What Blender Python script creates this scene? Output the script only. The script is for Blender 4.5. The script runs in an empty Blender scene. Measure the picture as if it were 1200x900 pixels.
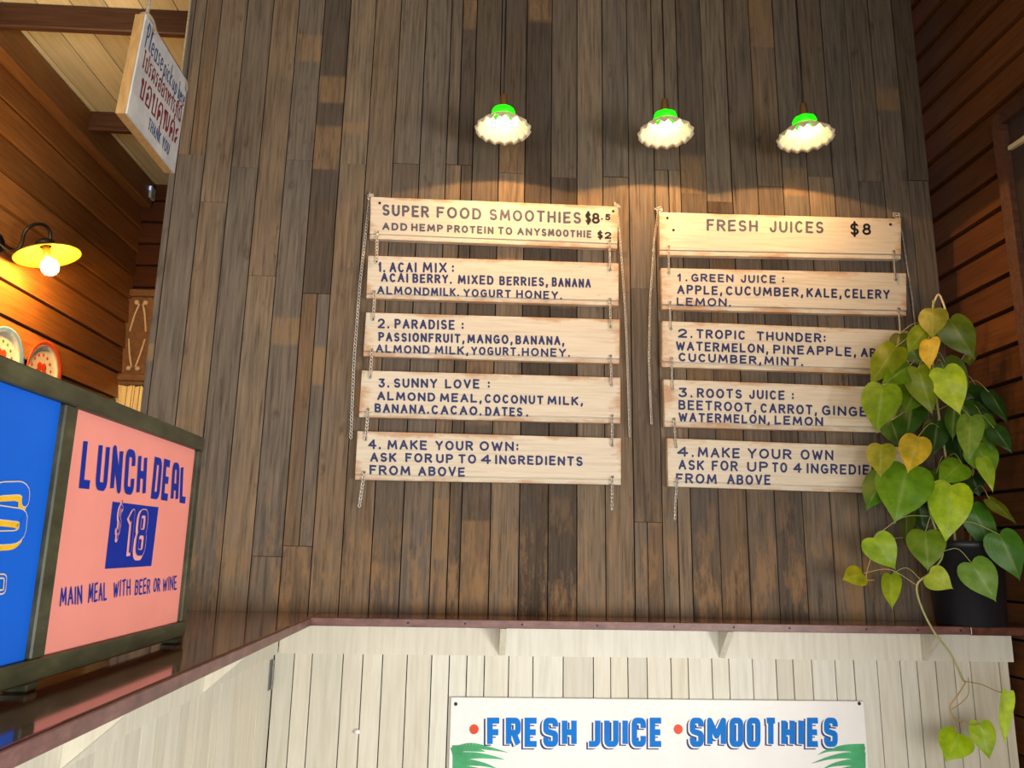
import bpy, bmesh, math, random
from mathutils import Vector, Matrix

# ------------------------------------------------------------------ camera, world, lights
FOC = 900.0                                   # focal length in pixels of a 1200 px wide frame
CAM = Vector((0.0, -3.0, 1.55))
_Z = Vector((77, 4205, 900)).normalized()     # world axes seen from the camera (right, up, forward)
_yu = (45 * 77 - 810000) / 4205
_Y = Vector((-45, _yu, 900)).normalized()
_X = _Y.cross(_Z).normalized()
if _X.x < 0: _X = -_X
SC = bpy.context.scene
COL = SC.collection
cd = bpy.data.cameras.new('camera'); cam = bpy.data.objects.new('camera', cd); COL.objects.link(cam)
cd.sensor_width = 36.0; cd.lens = 36.0 * FOC / 1200.0; cd.clip_start = 0.02
M = Matrix.Identity(4)
for i, a in enumerate((_X, _Y, _Z)):
    M[i][0], M[i][1], M[i][2], M[i][3] = a.x, a.y, -a.z, CAM[i]
cam.matrix_world = M
SC.camera = cam
SC.view_settings.view_transform = 'Standard'; SC.view_settings.look = 'None'
SC.view_settings.exposure = 0.0; SC.view_settings.gamma = 1.0; SC.view_settings.use_curve_mapping = False

W = bpy.data.worlds.new('world'); SC.world = W; W.use_nodes = True
bg = W.node_tree.nodes['Background']; bg.inputs[0].default_value = (0.80, 0.88, 1.0, 1); bg.inputs[1].default_value = 0.06

def area(name, loc, target, sx, sy, power, color):
    l = bpy.data.lights.new(name, 'AREA'); l.shape = 'RECTANGLE'; l.size = sx; l.size_y = sy
    l.energy = power; l.color = color
    o = bpy.data.objects.new(name, l); COL.objects.link(o)
    o.location = loc
    o.rotation_euler = (Vector(target) - Vector(loc)).to_track_quat('-Z', 'Y').to_euler()
    return o
area('daylight_front', (-0.5, -6.2, 1.30), (-0.2, 0, 1.1), 5.0, 2.2, 232, (1.0, 0.96, 0.90))
area('fill_side', (3.1, -4.4, 0.75), (-0.7, -1.1, 1.15), 1.8, 1.1, 215, (1.0, 0.96, 0.90))  # added fill from the right, brightens the bar side and counter sign
area('fill_warm_left', (-1.75, -2.6, 2.4), (-1.0, 0, 1.9), 0.8, 1.2, 22, (1.0, 0.88, 0.70))  # added warm fill that lifts the left part of the plank wall
def point(name, loc, power, color, r=.06):
    l = bpy.data.lights.new(name, 'POINT'); l.energy = power; l.color = color; l.shadow_soft_size = r
    o = bpy.data.objects.new(name, l); COL.objects.link(o); o.location = loc; return o
point('back_room_lamp', (-2.15, 0.05, 3.05), 34, (1.0, 0.66, 0.28))
BULB_L, BULB_COL, SPOT_W = 24.0, (1.0, 0.72, 0.34), 14.5
WALL_BULB_L, WALL_BULB_COL = 620.0, (1.0, 0.50, 0.11)

def ray(px, py):
    d = Vector(((px - 600) / FOC, (450 - py) / FOC, 1.0))
    return Vector((d.dot(_X), d.dot(_Y), d.dot(_Z)))
def onY(px, py, y): r = ray(px, py); return CAM + r * ((y - CAM.y) / r.y)
def onX(px, py, x): r = ray(px, py); return CAM + r * ((x - CAM.x) / r.x)
def onZ(px, py, z): r = ray(px, py); return CAM + r * ((z - CAM.z) / r.z)

ZC = 1.306        # counter height
ZCEIL = 4.10
XL, XR = -2.465, 2.06
ZTOP = 4.6          # higher ceiling over the bar
YB = 2.3
LEDGE = -0.22
rnd = random.Random(7)

# ------------------------------------------------------------------ materials
def mat(name):
    m = bpy.data.materials.new(name); m.use_nodes = True
    nt = m.node_tree
    return m, nt, nt.nodes['Principled BSDF']
def N(nt, t, **kw):
    n = nt.nodes.new(t)
    for k, v in kw.items(): setattr(n, k, v)
    return n
def L(nt, a, b): nt.links.new(a, b)
def ramp(nt, stops):
    r = N(nt, 'ShaderNodeValToRGB'); e = r.color_ramp.elements
    while len(e) < len(stops): e.new(0.5)
    for el, (p, c) in zip(e, stops): el.position = p; el.color = (*c, 1) if len(c) == 3 else c
    return r
def mixc(nt, fac, a, b, bt='MIX'):
    n = N(nt, 'ShaderNodeMix', data_type='RGBA', blend_type=bt)
    for sock, v in ((n.inputs[0], fac), (n.inputs[6], a), (n.inputs[7], b)):
        if hasattr(v, 'is_linked'): L(nt, v, sock)
        else: sock.default_value = v if isinstance(v, (int, float)) else ((*v, 1) if len(v) == 3 else v)
    return n.outputs[2]
def math_(nt, op, a, b=None, c=None):
    n = N(nt, 'ShaderNodeMath', operation=op)
    for s, v in zip(n.inputs, (a, b, c)):
        if v is None: continue
        if hasattr(v, 'is_linked'): L(nt, v, s)
        else: s.default_value = v
    return n.outputs[0]
def noise(nt, vec, scale=(1, 1, 1), s=1.0, detail=4, rough=0.6, off=None):
    mp = N(nt, 'ShaderNodeMapping'); mp.inputs['Scale'].default_value = scale
    L(nt, vec, mp.inputs[0])
    if off is not None: L(nt, off, mp.inputs['Location'])
    n = N(nt, 'ShaderNodeTexNoise'); n.inputs['Scale'].default_value = s
    n.inputs['Detail'].default_value = detail; n.inputs['Roughness'].default_value = rough
    L(nt, mp.outputs[0], n.inputs['Vector'])
    return n.outputs[0]
def bump(nt, bsdf, h, strength=0.3, dist=0.003):
    b = N(nt, 'ShaderNodeBump'); b.inputs['Strength'].default_value = strength; b.inputs['Distance'].default_value = dist
    L(nt, h, b.inputs['Height']); L(nt, b.outputs[0], bsdf.inputs['Normal'])
def plain(name, col, rough=0.6, metal=0.0, spec=0.4, var=0.12, vs=30):
    m, nt, b = mat(name)
    tc = N(nt, 'ShaderNodeTexCoord')
    f = noise(nt, tc.outputs['Object'], s=vs)
    r = ramp(nt, [(0.3, tuple(c * (1 - var) for c in col)), (0.7, tuple(min(1, c * (1 + var)) for c in col))])
    L(nt, f, r.inputs[0]); L(nt, r.outputs[0], b.inputs['Base Color'])
    b.inputs['Roughness'].default_value = rough; b.inputs['Metallic'].default_value = metal
    b.inputs['Specular IOR Level'].default_value = spec
    return m
def emis(name, col, strength):
    m, nt, b = mat(name)
    b.inputs['Base Color'].default_value = (1, 1, 1, 1)
    b.inputs['Emission Color'].default_value = (*col, 1); b.inputs['Emission Strength'].default_value = strength
    return m
def per_board(nt):
    a = N(nt, 'ShaderNodeAttribute'); a.attribute_name = 'board'
    s = N(nt, 'ShaderNodeSeparateColor'); L(nt, a.outputs['Color'], s.inputs[0])
    off = N(nt, 'ShaderNodeVectorMath', operation='SCALE'); L(nt, a.outputs['Color'], off.inputs[0]); off.inputs[3].default_value = 40
    return s.outputs[0], s.outputs[1], s.outputs[2], off.outputs[0]

def mk_weathered():
    m, nt, b = mat('weathered_planks')
    tc = N(nt, 'ShaderNodeTexCoord'); v = tc.outputs['Object']
    r1, r2, r3, off = per_board(nt)
    base = ramp(nt, [(0.0, (0.062, 0.044, 0.031)), (0.22, (0.120, 0.090, 0.065)), (0.45, (0.160, 0.124, 0.090)),
                     (0.62, (0.112, 0.096, 0.083)), (0.80, (0.195, 0.145, 0.098)), (1.0, (0.145, 0.092, 0.053))])
    L(nt, r1, base.inputs[0])
    g1 = noise(nt, v, (1, 1, 0.045), 95, 6, 0.65, off)            # long grain
    gr = ramp(nt, [(0.28, (0.26, 0.22, 0.20)), (0.48, (0.90, 0.88, 0.86)), (0.75, (1.50, 1.45, 1.36))]); L(nt, g1, gr.inputs[0])
    c = mixc(nt, 0.85, base.outputs[0], gr.outputs[0], 'MULTIPLY')
    g2 = noise(nt, v, (1, 1, 0.30), 9, 5, 0.6, off)               # broad blotches, grey bloom
    gm = ramp(nt, [(0.42, (0, 0, 0)), (0.68, (1, 1, 1))]); L(nt, g2, gm.inputs[0])
    c = mixc(nt, math_(nt, 'MULTIPLY', gm.outputs[0], 0.36), c, (0.100, 0.091, 0.083))
    # pale raw bands where old battens sat across a board
    bz = noise(nt, v, (0.0, 0.0, 1.0), 3.3, 1, 0.4, off)
    bm = ramp(nt, [(0.655, (0, 0, 0)), (0.675, (1, 1, 1))]); L(nt, bz, bm.inputs[0])
    fr = noise(nt, v, (1, 1, 0.12), 60, 4, 0.7, off)
    frm = ramp(nt, [(0.35, (0.15, 0.15, 0.15)), (0.62, (1, 1, 1))]); L(nt, fr, frm.inputs[0])
    c = mixc(nt, math_(nt, 'MULTIPLY', math_(nt, 'MULTIPLY', bm.outputs[0], frm.outputs[0]), 0.65), c, (0.27, 0.160, 0.075))
    # dark stains
    st = noise(nt, v, (1, 1, 0.4), 16, 4, 0.6, off)
    sm = ramp(nt, [(0.62, (0, 0, 0)), (0.74, (1, 1, 1))]); L(nt, st, sm.inputs[0])
    c = mixc(nt, math_(nt, 'MULTIPLY', sm.outputs[0], 0.6), c, (0.035, 0.025, 0.019))
    # warm wear near the counter, splashed and scuffed
    sep = N(nt, 'ShaderNodeSeparateXYZ'); L(nt, v, sep.inputs[0])
    hz = N(nt, 'ShaderNodeMapRange'); hz.inputs[1].default_value = 1.85; hz.inputs[2].default_value = 1.45
    L(nt, sep.outputs[2], hz.inputs[0])
    wn = noise(nt, v, (1, 1, 0.25), 22, 5, 0.7, off)
    wm = ramp(nt, [(0.48, (0, 0, 0)), (0.62, (1, 1, 1))]); L(nt, wn, wm.inputs[0])
    c = mixc(nt, math_(nt, 'MULTIPLY', math_(nt, 'MULTIPLY', hz.outputs[0], wm.outputs[0]), 0.8), c, (0.26, 0.155, 0.078))
    L(nt, c, b.inputs['Base Color'])
    b.inputs['Roughness'].default_value = 0.82; b.inputs['Specular IOR Level'].default_value = 0.18
    bump(nt, b, g1, 0.5, 0.003)
    return m
def mk_siding(name, c0, c1, c2, scale_axis, rough=0.42, grain=70):
    m, nt, b = mat(name)
    tc = N(nt, 'ShaderNodeTexCoord'); v = tc.outputs['Object']
    r1, r2, r3, off = per_board(nt)
    g = noise(nt, v, scale_axis, grain, 5, 0.6, off)
    r = ramp(nt, [(0.25, c0), (0.55, c1), (0.85, c2)]); L(nt, g, r.inputs[0])
    k = N(nt, 'ShaderNodeMapRange'); k.inputs[3].default_value = 0.72; k.inputs[4].default_value = 1.25; L(nt, r1, k.inputs[0])
    cc = N(nt, 'ShaderNodeCombineColor')
    for i in range(3): L(nt, k.outputs[0], cc.inputs[i])
    c = mixc(nt, 1.0, r.outputs[0], cc.outputs[0], 'MULTIPLY')
    L(nt, c, b.inputs['Base Color']); b.inputs['Roughness'].default_value = rough; b.inputs['Specular IOR Level'].default_value = 0.35
    bump(nt, b, g, 0.2, 0.002)
    return m
def mk_white():
    m, nt, b = mat('white_painted_boards')
    tc = N(nt, 'ShaderNodeTexCoord'); v = tc.outputs['Object']
    r1, r2, r3, off = per_board(nt)
    base = ramp(nt, [(0, (0.60, 0.58, 0.49)), (0.4, (0.69, 0.66, 0.55)), (0.7, (0.71, 0.70, 0.62)), (1, (0.66, 0.62, 0.49))]); L(nt, r1, base.inputs[0])
    g = noise(nt, v, (1, 1, 0.08), 60, 5, 0.6, off)
    gr = ramp(nt, [(0.3, (0.86, 0.85, 0.82)), (0.6, (1, 1, 1))]); L(nt, g, gr.inputs[0])
    c = mixc(nt, 1.0, base.outputs[0], gr.outputs[0], 'MULTIPLY')
    s = noise(nt, v, (1, 1, 0.5), 7, 6, 0.7, off)
    sm = ramp(nt, [(0.66, (0, 0, 0)), (0.75, (1, 1, 1))]); L(nt, s, sm.inputs[0])
    c = mixc(nt, math_(nt, 'MULTIPLY', sm.outputs[0], 0.35), c, (0.42, 0.44, 0.42))
    L(nt, c, b.inputs['Base Color']); b.inputs['Roughness'].default_value = 0.45; b.inputs['Specular IOR Level'].default_value = 0.35
    bump(nt, b, g, 0.15, 0.001)
    return m
def mk_board():
    m, nt, b = mat('cream_sign_board')
    tc = N(nt, 'ShaderNodeTexCoord'); v = tc.outputs['Object']; gen = tc.outputs['Generated']
    oi = N(nt, 'ShaderNodeObjectInfo')
    off = N(nt, 'ShaderNodeVectorMath', operation='SCALE'); off.inputs[0].default_value = (37, 11, 23); L(nt, oi.outputs['Random'], off.inputs[3])
    off = off.outputs[0]
    g = noise(nt, v, (0.05, 1, 1), 120, 5, 0.6, off)
    r = ramp(nt, [(0.25, (0.53, 0.45, 0.34)), (0.5, (0.64, 0.56, 0.44)), (0.8, (0.69, 0.62, 0.51))]); L(nt, g, r.inputs[0])
    sep = N(nt, 'ShaderNodeSeparateXYZ'); L(nt, gen, sep.inputs[0])
    ex = math_(nt, 'MINIMUM', sep.outputs[0], math_(nt, 'SUBTRACT', 1.0, sep.outputs[0]))
    ez = math_(nt, 'MINIMUM', sep.outputs[2], math_(nt, 'SUBTRACT', 1.0, sep.outputs[2]))
    e = math_(nt, 'MINIMUM', math_(nt, 'MULTIPLY', ex, 9.0), math_(nt, 'MULTIPLY', ez, 3.2))
    w = noise(nt, v, (0.35, 1, 1), 14, 6, 0.7, off)
    k = math_(nt, 'SUBTRACT', math_(nt, 'ADD', w, 0.02), math_(nt, 'MULTIPLY', e, 0.42))
    km = ramp(nt, [(0.40, (0, 0, 0)), (0.56, (1, 1, 1))]); L(nt, k, km.inputs[0])
    c = mixc(nt, math_(nt, 'MULTIPLY', km.outputs[0], 0.8), r.outputs[0], (0.45, 0.25, 0.13))
    dk = noise(nt, v, (0.25, 1, 1), 90, 3, 0.6, off)
    dm = ramp(nt, [(0.70, (0, 0, 0)), (0.76, (1, 1, 1))]); L(nt, dk, dm.inputs[0])
    c = mixc(nt, math_(nt, 'MULTIPLY', dm.outputs[0], 0.45), c, (0.22, 0.13, 0.08))
    L(nt, c, b.inputs['Base Color']); b.inputs['Roughness'].default_value = 0.6; b.inputs['Specular IOR Level'].default_value = 0.25
    bump(nt, b, g, 0.2, 0.001)
    return m
def mk_varnish():
    m, nt, b = mat('varnished_counter_wood')
    tc = N(nt, 'ShaderNodeTexCoord'); v = tc.outputs['Object']
    g = noise(nt, v, (1, 0.08, 1), 45, 6, 0.6)
    r = ramp(nt, [(0.3, (0.055, 0.014, 0.008)), (0.6, (0.115, 0.032, 0.016)), (0.85, (0.165, 0.055, 0.026))]); L(nt, g, r.inputs[0])
    L(nt, r.outputs[0], b.inputs['Base Color'])
    rr = ramp(nt, [(0.3, (0.07,) * 3), (0.8, (0.16,) * 3)]); L(nt, noise(nt, v, s=9), rr.inputs[0]); L(nt, rr.outputs[0], b.inputs['Roughness'])
    b.inputs['Specular IOR Level'].default_value = 0.5
    b.inputs['Coat Weight'].default_value = 0.5; b.inputs['Coat Roughness'].default_value = 0.06
    return m
def mk_edge():
    m, nt, b = mat('worn_counter_edge')
    tc = N(nt, 'ShaderNodeTexCoord'); v = tc.outputs['Object']
    g = noise(nt, v, (0.4, 0.4, 1), 40, 6, 0.7)
    r = ramp(nt, [(0.3, (0.07, 0.025, 0.022)), (0.55, (0.16, 0.065, 0.055)), (0.74, (0.22, 0.12, 0.10)), (0.85, (0.40, 0.33, 0.27))]); L(nt, g, r.inputs[0])
    L(nt, r.outputs[0], b.inputs['Base Color']); b.inputs['Roughness'].default_value = 0.4
    return m
def mk_leaf():
    m, nt, b = mat('leaf')
    oi = N(nt, 'ShaderNodeObjectInfo'); a = N(nt, 'ShaderNodeAttribute'); a.attribute_name = 'vein'
    sp = N(nt, 'ShaderNodeSeparateColor'); L(nt, a.outputs['Color'], sp.inputs[0])
    tc = N(nt, 'ShaderNodeTexCoord')
    n = noise(nt, tc.outputs['Object'], s=28, detail=4)
    nr = ramp(nt, [(0.3, (0.68, 0.76, 0.6)), (0.7, (1.22, 1.15, 1.0))]); L(nt, n, nr.inputs[0])
    c = mixc(nt, 1.0, oi.outputs['Color'], nr.outputs[0], 'MULTIPLY')
    vm = ramp(nt, [(0.86, (0, 0, 0)), (1.0, (1, 1, 1))]); L(nt, sp.outputs[0], vm.inputs[0])
    lt = mixc(nt, 0.22, c, (0.62, 0.72, 0.30))
    c = mixc(nt, math_(nt, 'MULTIPLY', vm.outputs[0], 0.8), c, lt)
    wv = N(nt, 'ShaderNodeTexWave'); wv.inputs['Scale'].default_value = 2.2; wv.inputs['Distortion'].default_value = 1.0
    L(nt, a.outputs['Vector'], wv.inputs[0])
    L(nt, c, b.inputs['Base Color']); b.inputs['Roughness'].default_value = 0.38; b.inputs['Specular IOR Level'].default_value = 0.4
    tr = N(nt, 'ShaderNodeBsdfTranslucent'); L(nt, c, tr.inputs[0])
    mx = N(nt, 'ShaderNodeMixShader'); mx.inputs[0].default_value = 0.28
    L(nt, b.outputs[0], mx.inputs[1]); L(nt, tr.outputs[0], mx.inputs[2])
    L(nt, mx.outputs[0], nt.nodes['Material Output'].inputs[0])
    bump(nt, b, wv.outputs[1], 0.12, 0.002)
    return m
def mk_glass(name, col, tl, rough=0.3):
    m, nt, b = mat(name)
    b.inputs['Base Color'].default_value = (*col, 1); b.inputs['Roughness'].default_value = rough
    tr = N(nt, 'ShaderNodeBsdfTranslucent'); tr.inputs[0].default_value = (*col, 1)
    mx = N(nt, 'ShaderNodeMixShader'); mx.inputs[0].default_value = tl
    L(nt, b.outputs[0], mx.inputs[1]); L(nt, tr.outputs[0], mx.inputs[2]); L(nt, mx.outputs[0], nt.nodes['Material Output'].inputs[0])
    return m
def mk_frame():
    m, nt, b = mat('dark_olive_frame')
    tc = N(nt, 'ShaderNodeTexCoord')
    g = noise(nt, tc.outputs['Object'], (1, 0.15, 0.4), 50, 6, 0.7)
    r = ramp(nt, [(0.3, (0.018, 0.020, 0.010)), (0.55, (0.050, 0.055, 0.026)), (0.8, (0.115, 0.115, 0.060))]); L(nt, g, r.inputs[0])
    L(nt, r.outputs[0], b.inputs['Base Color']); b.inputs['Roughness'].default_value = 0.5
    return m

M_PLANK = mk_weathered()
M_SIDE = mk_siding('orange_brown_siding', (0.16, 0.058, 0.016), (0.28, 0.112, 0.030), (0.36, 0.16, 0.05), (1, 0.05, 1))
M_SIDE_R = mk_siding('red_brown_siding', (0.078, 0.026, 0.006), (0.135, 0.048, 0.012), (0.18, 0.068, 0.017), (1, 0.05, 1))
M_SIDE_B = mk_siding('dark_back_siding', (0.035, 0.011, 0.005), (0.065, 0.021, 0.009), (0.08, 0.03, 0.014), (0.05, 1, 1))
M_CEIL = mk_siding('cream_ceiling_boards', (0.46, 0.38, 0.22), (0.58, 0.50, 0.31), (0.64, 0.57, 0.38), (1, 0.05, 1), 0.6, 40)
M_BEAM = mk_siding('dark_beam_wood', (0.040, 0.016, 0.010), (0.085, 0.035, 0.019), (0.13, 0.055, 0.03), (0.05, 1, 1), 0.5)
M_PLATEBEAM = mk_siding('orange_beam_wood', (0.15, 0.06, 0.018), (0.24, 0.10, 0.03), (0.32, 0.14, 0.045), (1, 0.05, 1), 0.5)
M_WHITE = mk_white(); M_BOARD = mk_board(); M_VARN = mk_varnish(); M_EDGE = mk_edge(); M_LEAF = mk_leaf(); M_FRAME = mk_frame()
M_DARK = plain('dark_gap', (0.006, 0.004, 0.003), 0.9)
M_NAVY = plain('navy_paint', (0.020, 0.028, 0.115), 0.6, var=0.35, vs=60)
M_GREYBLUE = plain('faded_blue_paint', (0.090, 0.090, 0.125), 0.65, var=0.35, vs=60)
M_BLACK = plain('black_paint', (0.010, 0.010, 0.016), 0.5)
M_STEEL = plain('chain_steel', (0.55, 0.52, 0.47), 0.35, 0.6)
M_NAIL = plain('rusty_dark_nail', (0.03, 0.024, 0.02), 0.5, 0.6)
M_PINK = plain('salmon_pink_paint', (0.86, 0.315, 0.275), 0.5, var=0.04, vs=6)
M_BLUE = plain('bright_blue_paint', (0.006, 0.125, 0.72), 0.5, spec=0.12, var=0.05, vs=6)
M_ROYAL = plain('royal_blue_paint', (0.006, 0.028, 0.34), 0.5, spec=0.12, var=0.06)
M_YELLOW = plain('yellow_paint', (0.83, 0.50, 0.02), 0.5, var=0.05)
M_CREAMP = plain('cream_paint', (0.72, 0.60, 0.40), 0.5, var=0.05)
M_PINKL = plain('pale_pink_paint', (0.86, 0.42, 0.38), 0.5, var=0.05)
M_SIGNW = plain('white_sign_panel', (0.82, 0.81, 0.80), 0.35, var=0.03, vs=8)
M_SKY = plain('azure_paint', (0.004, 0.175, 0.62), 0.5, spec=0.12, var=0.06)
M_DNAVY = plain('deep_navy_paint', (0.008, 0.016, 0.16), 0.45)
M_ORANGE = plain('orange_red_paint', (0.66, 0.055, 0.006), 0.45)
M_GREENP = plain('palm_green_paint', (0.045, 0.36, 0.14), 0.45, var=0.25, vs=14)
M_RED = plain('dark_red_paint', (0.21, 0.022, 0.030), 0.6, var=0.2)
M_SCRIPT = plain('blue_script_paint', (0.045, 0.075, 0.21), 0.6, var=0.2)
M_BLACKPOT = plain('black_plastic_pot', (0.010, 0.011, 0.015), 0.38, spec=0.35)
M_SOIL = plain('soil', (0.025, 0.017, 0.011), 0.95, var=0.5, vs=80)
M_STEM = plain('plant_stem', (0.36, 0.37, 0.15), 0.5)
M_STEMDRY = plain('dry_vine_stem', (0.40, 0.27, 0.10), 0.6)
M_IRON = plain('dark_iron', (0.016, 0.012, 0.010), 0.45, 0.5)
M_ROPE = plain('jute_rope', (0.33, 0.27, 0.19), 0.9, var=0.4, vs=150)
M_EDGEWOOD = mk_siding('raw_orange_wood', (0.36, 0.20, 0.07), (0.50, 0.30, 0.12), (0.58, 0.37, 0.16), (1, 1, 0.1))
M_BLEACH = plain('greyish_white_board', (0.56, 0.57, 0.585), 0.6, var=0.18, vs=12)
M_OPAL = mk_glass('opal_glass', (0.90, 0.83, 0.66), 0.22)
M_GREENGLASS = mk_glass('green_glass', (0.08, 0.90, 0.05), 0.75, 0.25)
M_BULB = emis('lamp_bulb', BULB_COL, BULB_L)
M_WBULB = emis('wall_lamp_bulb', WALL_BULB_COL, WALL_BULB_L)
M_YSHADE = plain('yellow_enamel', (0.34, 0.25, 0.014), 0.4)
M_BRASS = plain('tarnished_brass', (0.25, 0.14, 0.05), 0.4, 0.7)
M_LATTICE = plain('carved_pale_wood', (0.55, 0.45, 0.30), 0.6)
M_PANELW = plain('brown_panel_wood', (0.13, 0.065, 0.028), 0.6, var=0.3)
M_BLIND = mk_siding('pale_bamboo', (0.50, 0.42, 0.20), (0.72, 0.62, 0.34), (0.80, 0.72, 0.45), (1, 1, 0.05))
M_SENSOR = plain('pale_grey_plastic', (0.40, 0.44, 0.50), 0.4)
M_FLOOR = plain('grey_concrete_floor', (0.22, 0.20, 0.18), 0.6, var=0.2, vs=4)
M_TRAY_W = plain('white_enamel', (0.78, 0.74, 0.62), 0.25)
M_TRAY_BLUE = plain('blue_enamel_rim', (0.16, 0.33, 0.60), 0.25)
M_TRAY_RED = plain('red_enamel_rim', (0.62, 0.085, 0.03), 0.25)
M_TRAY_GRN = plain('green_enamel', (0.10, 0.25, 0.08), 0.3)
M_PANE = mk_glass('dusky_window_glass', (0.05, 0.035, 0.03), 0.1, 0.1)

# ------------------------------------------------------------------ helpers
def link(name, bm, m, parent=None, smooth=False, recalc=True):
    me = bpy.data.meshes.new(name)
    if recalc: bmesh.ops.recalc_face_normals(bm, faces=bm.faces)
    bm.to_mesh(me); bm.free()
    for x in (m if isinstance(m, (list, tuple)) else [m]): me.materials.append(x)
    if smooth:
        for p in me.polygons: p.use_smooth = True
    o = bpy.data.objects.new(name, me); COL.objects.link(o)
    if parent: o.parent = parent; o.matrix_parent_inverse = Matrix.Translation(-parent.location)
    return o
def tag(o, label=None, cat=None, group=None, kind=None):
    if label: o['label'] = label
    if cat: o['category'] = cat
    if group: o['group'] = group
    if kind: o['kind'] = kind
    return o
def struct(o): o['kind'] = 'structure'; return o
def thing(name, loc, label, cat, group=None):
    o = bpy.data.objects.new(name, None); o.empty_display_size = 0.05; COL.objects.link(o); o.location = loc
    return tag(o, label, cat, group)
def hexa(bm, p, mi=0):
    """8 corners: 4 of one side, the 4 facing them in the same order."""
    v = [bm.verts.new(q) for q in p]
    fs = [(0, 1, 2, 3), (7, 6, 5, 4), (0, 4, 5, 1), (1, 5, 6, 2), (2, 6, 7, 3), (3, 7, 4, 0)]
    out = []
    for f in fs:
        fa = bm.faces.new([v[i] for i in f]); fa.material_index = mi; out.append(fa)
    return v, out
def box(bm, a, b, mi=0):
    (x0, y0, z0), (x1, y1, z1) = a, b
    return hexa(bm, [(x0, y0, z0), (x1, y0, z0), (x1, y0, z1), (x0, y0, z1), (x0, y1, z0), (x1, y1, z0), (x1, y1, z1), (x0, y1, z1)], mi)
def bevel(bm, w, seg=1):
    bmesh.ops.bevel(bm, geom=list(bm.edges), offset=w, segments=seg, affect='EDGES', profile=0.5)
def color_faces(bm, faces, col):
    lay = bm.loops.layers.float_color.get('board') or bm.loops.layers.float_color.new('board')
    for f in faces:
        for l in f.loops: l[lay] = col
def rcol(): return (rnd.random(), rnd.random(), rnd.random(), 1)
def tube(bm, pts, r, n=8, cap=True):
    pts = [Vector(p) for p in pts]; rs = r if isinstance(r, (list, tuple)) else [r] * len(pts)
    rings = []; up = None
    for i, p in enumerate(pts):
        d = (pts[min(i + 1, len(pts) - 1)] - pts[max(i - 1, 0)]).normalized()
        if up is None: up = Vector((0, 0, 1)) if abs(d.z) < 0.9 else Vector((1, 0, 0))
        a = up - d * up.dot(d); a.normalize(); up = a; b = d.cross(a)
        rings.append([bm.verts.new(p + a * rs[i] * math.cos(2 * math.pi * k / n) + b * rs[i] * math.sin(2 * math.pi * k / n)) for k in range(n)])
    for A, B in zip(rings, rings[1:]):
        for k in range(n): bm.faces.new((A[k], A[(k + 1) % n], B[(k + 1) % n], B[k]))
    if cap:
        bm.faces.new(rings[0][::-1]); bm.faces.new(rings[-1])
def smooth_pts(pts, n=6):
    pts = [Vector(p) for p in pts]; P = [pts[0] * 2 - pts[1]] + pts + [pts[-1] * 2 - pts[-2]]; out = []
    for i in range(1, len(P) - 2):
        for k in range(n):
            t = k / n; a, b, c, d = P[i - 1:i + 3]
            out.append(0.5 * ((2 * b) + (c - a) * t + (2 * a - 5 * b + 4 * c - d) * t * t + (3 * b - a - 3 * c + d) * t ** 3))
    return out + [pts[-1]]
def lathe(bm, prof, c=(0, 0, 0), n=32, close=False, mis=None, wob=None):
    rings = []
    for j, (r, z) in enumerate(prof):
        ring = []
        for k in range(n):
            a = 2 * math.pi * k / n
            rr, zz = (r, z) if wob is None else wob(r, z, a, j)
            ring.append(bm.verts.new((c[0] + rr * math.cos(a), c[1] + rr * math.sin(a), c[2] + zz)))
        rings.append(ring)
    for j, (A, B) in enumerate(zip(rings, rings[1:])):
        for k in range(n):
            f = bm.faces.new((A[k], A[(k + 1) % n], B[(k + 1) % n], B[k]))
            if mis: f.material_index = mis[j]
    if close:
        for ring in (rings[0], rings[-1]):
            bm.faces.new(ring)
    return rings
def ball(bm, c, r, u=16, v=10, sq=(1, 1, 1)):
    bmesh.ops.create_uvsphere(bm, u_segments=u, v_segments=v, radius=r, matrix=Matrix.Translation(c) @ Matrix.Diagonal((*sq, 1)))

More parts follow.
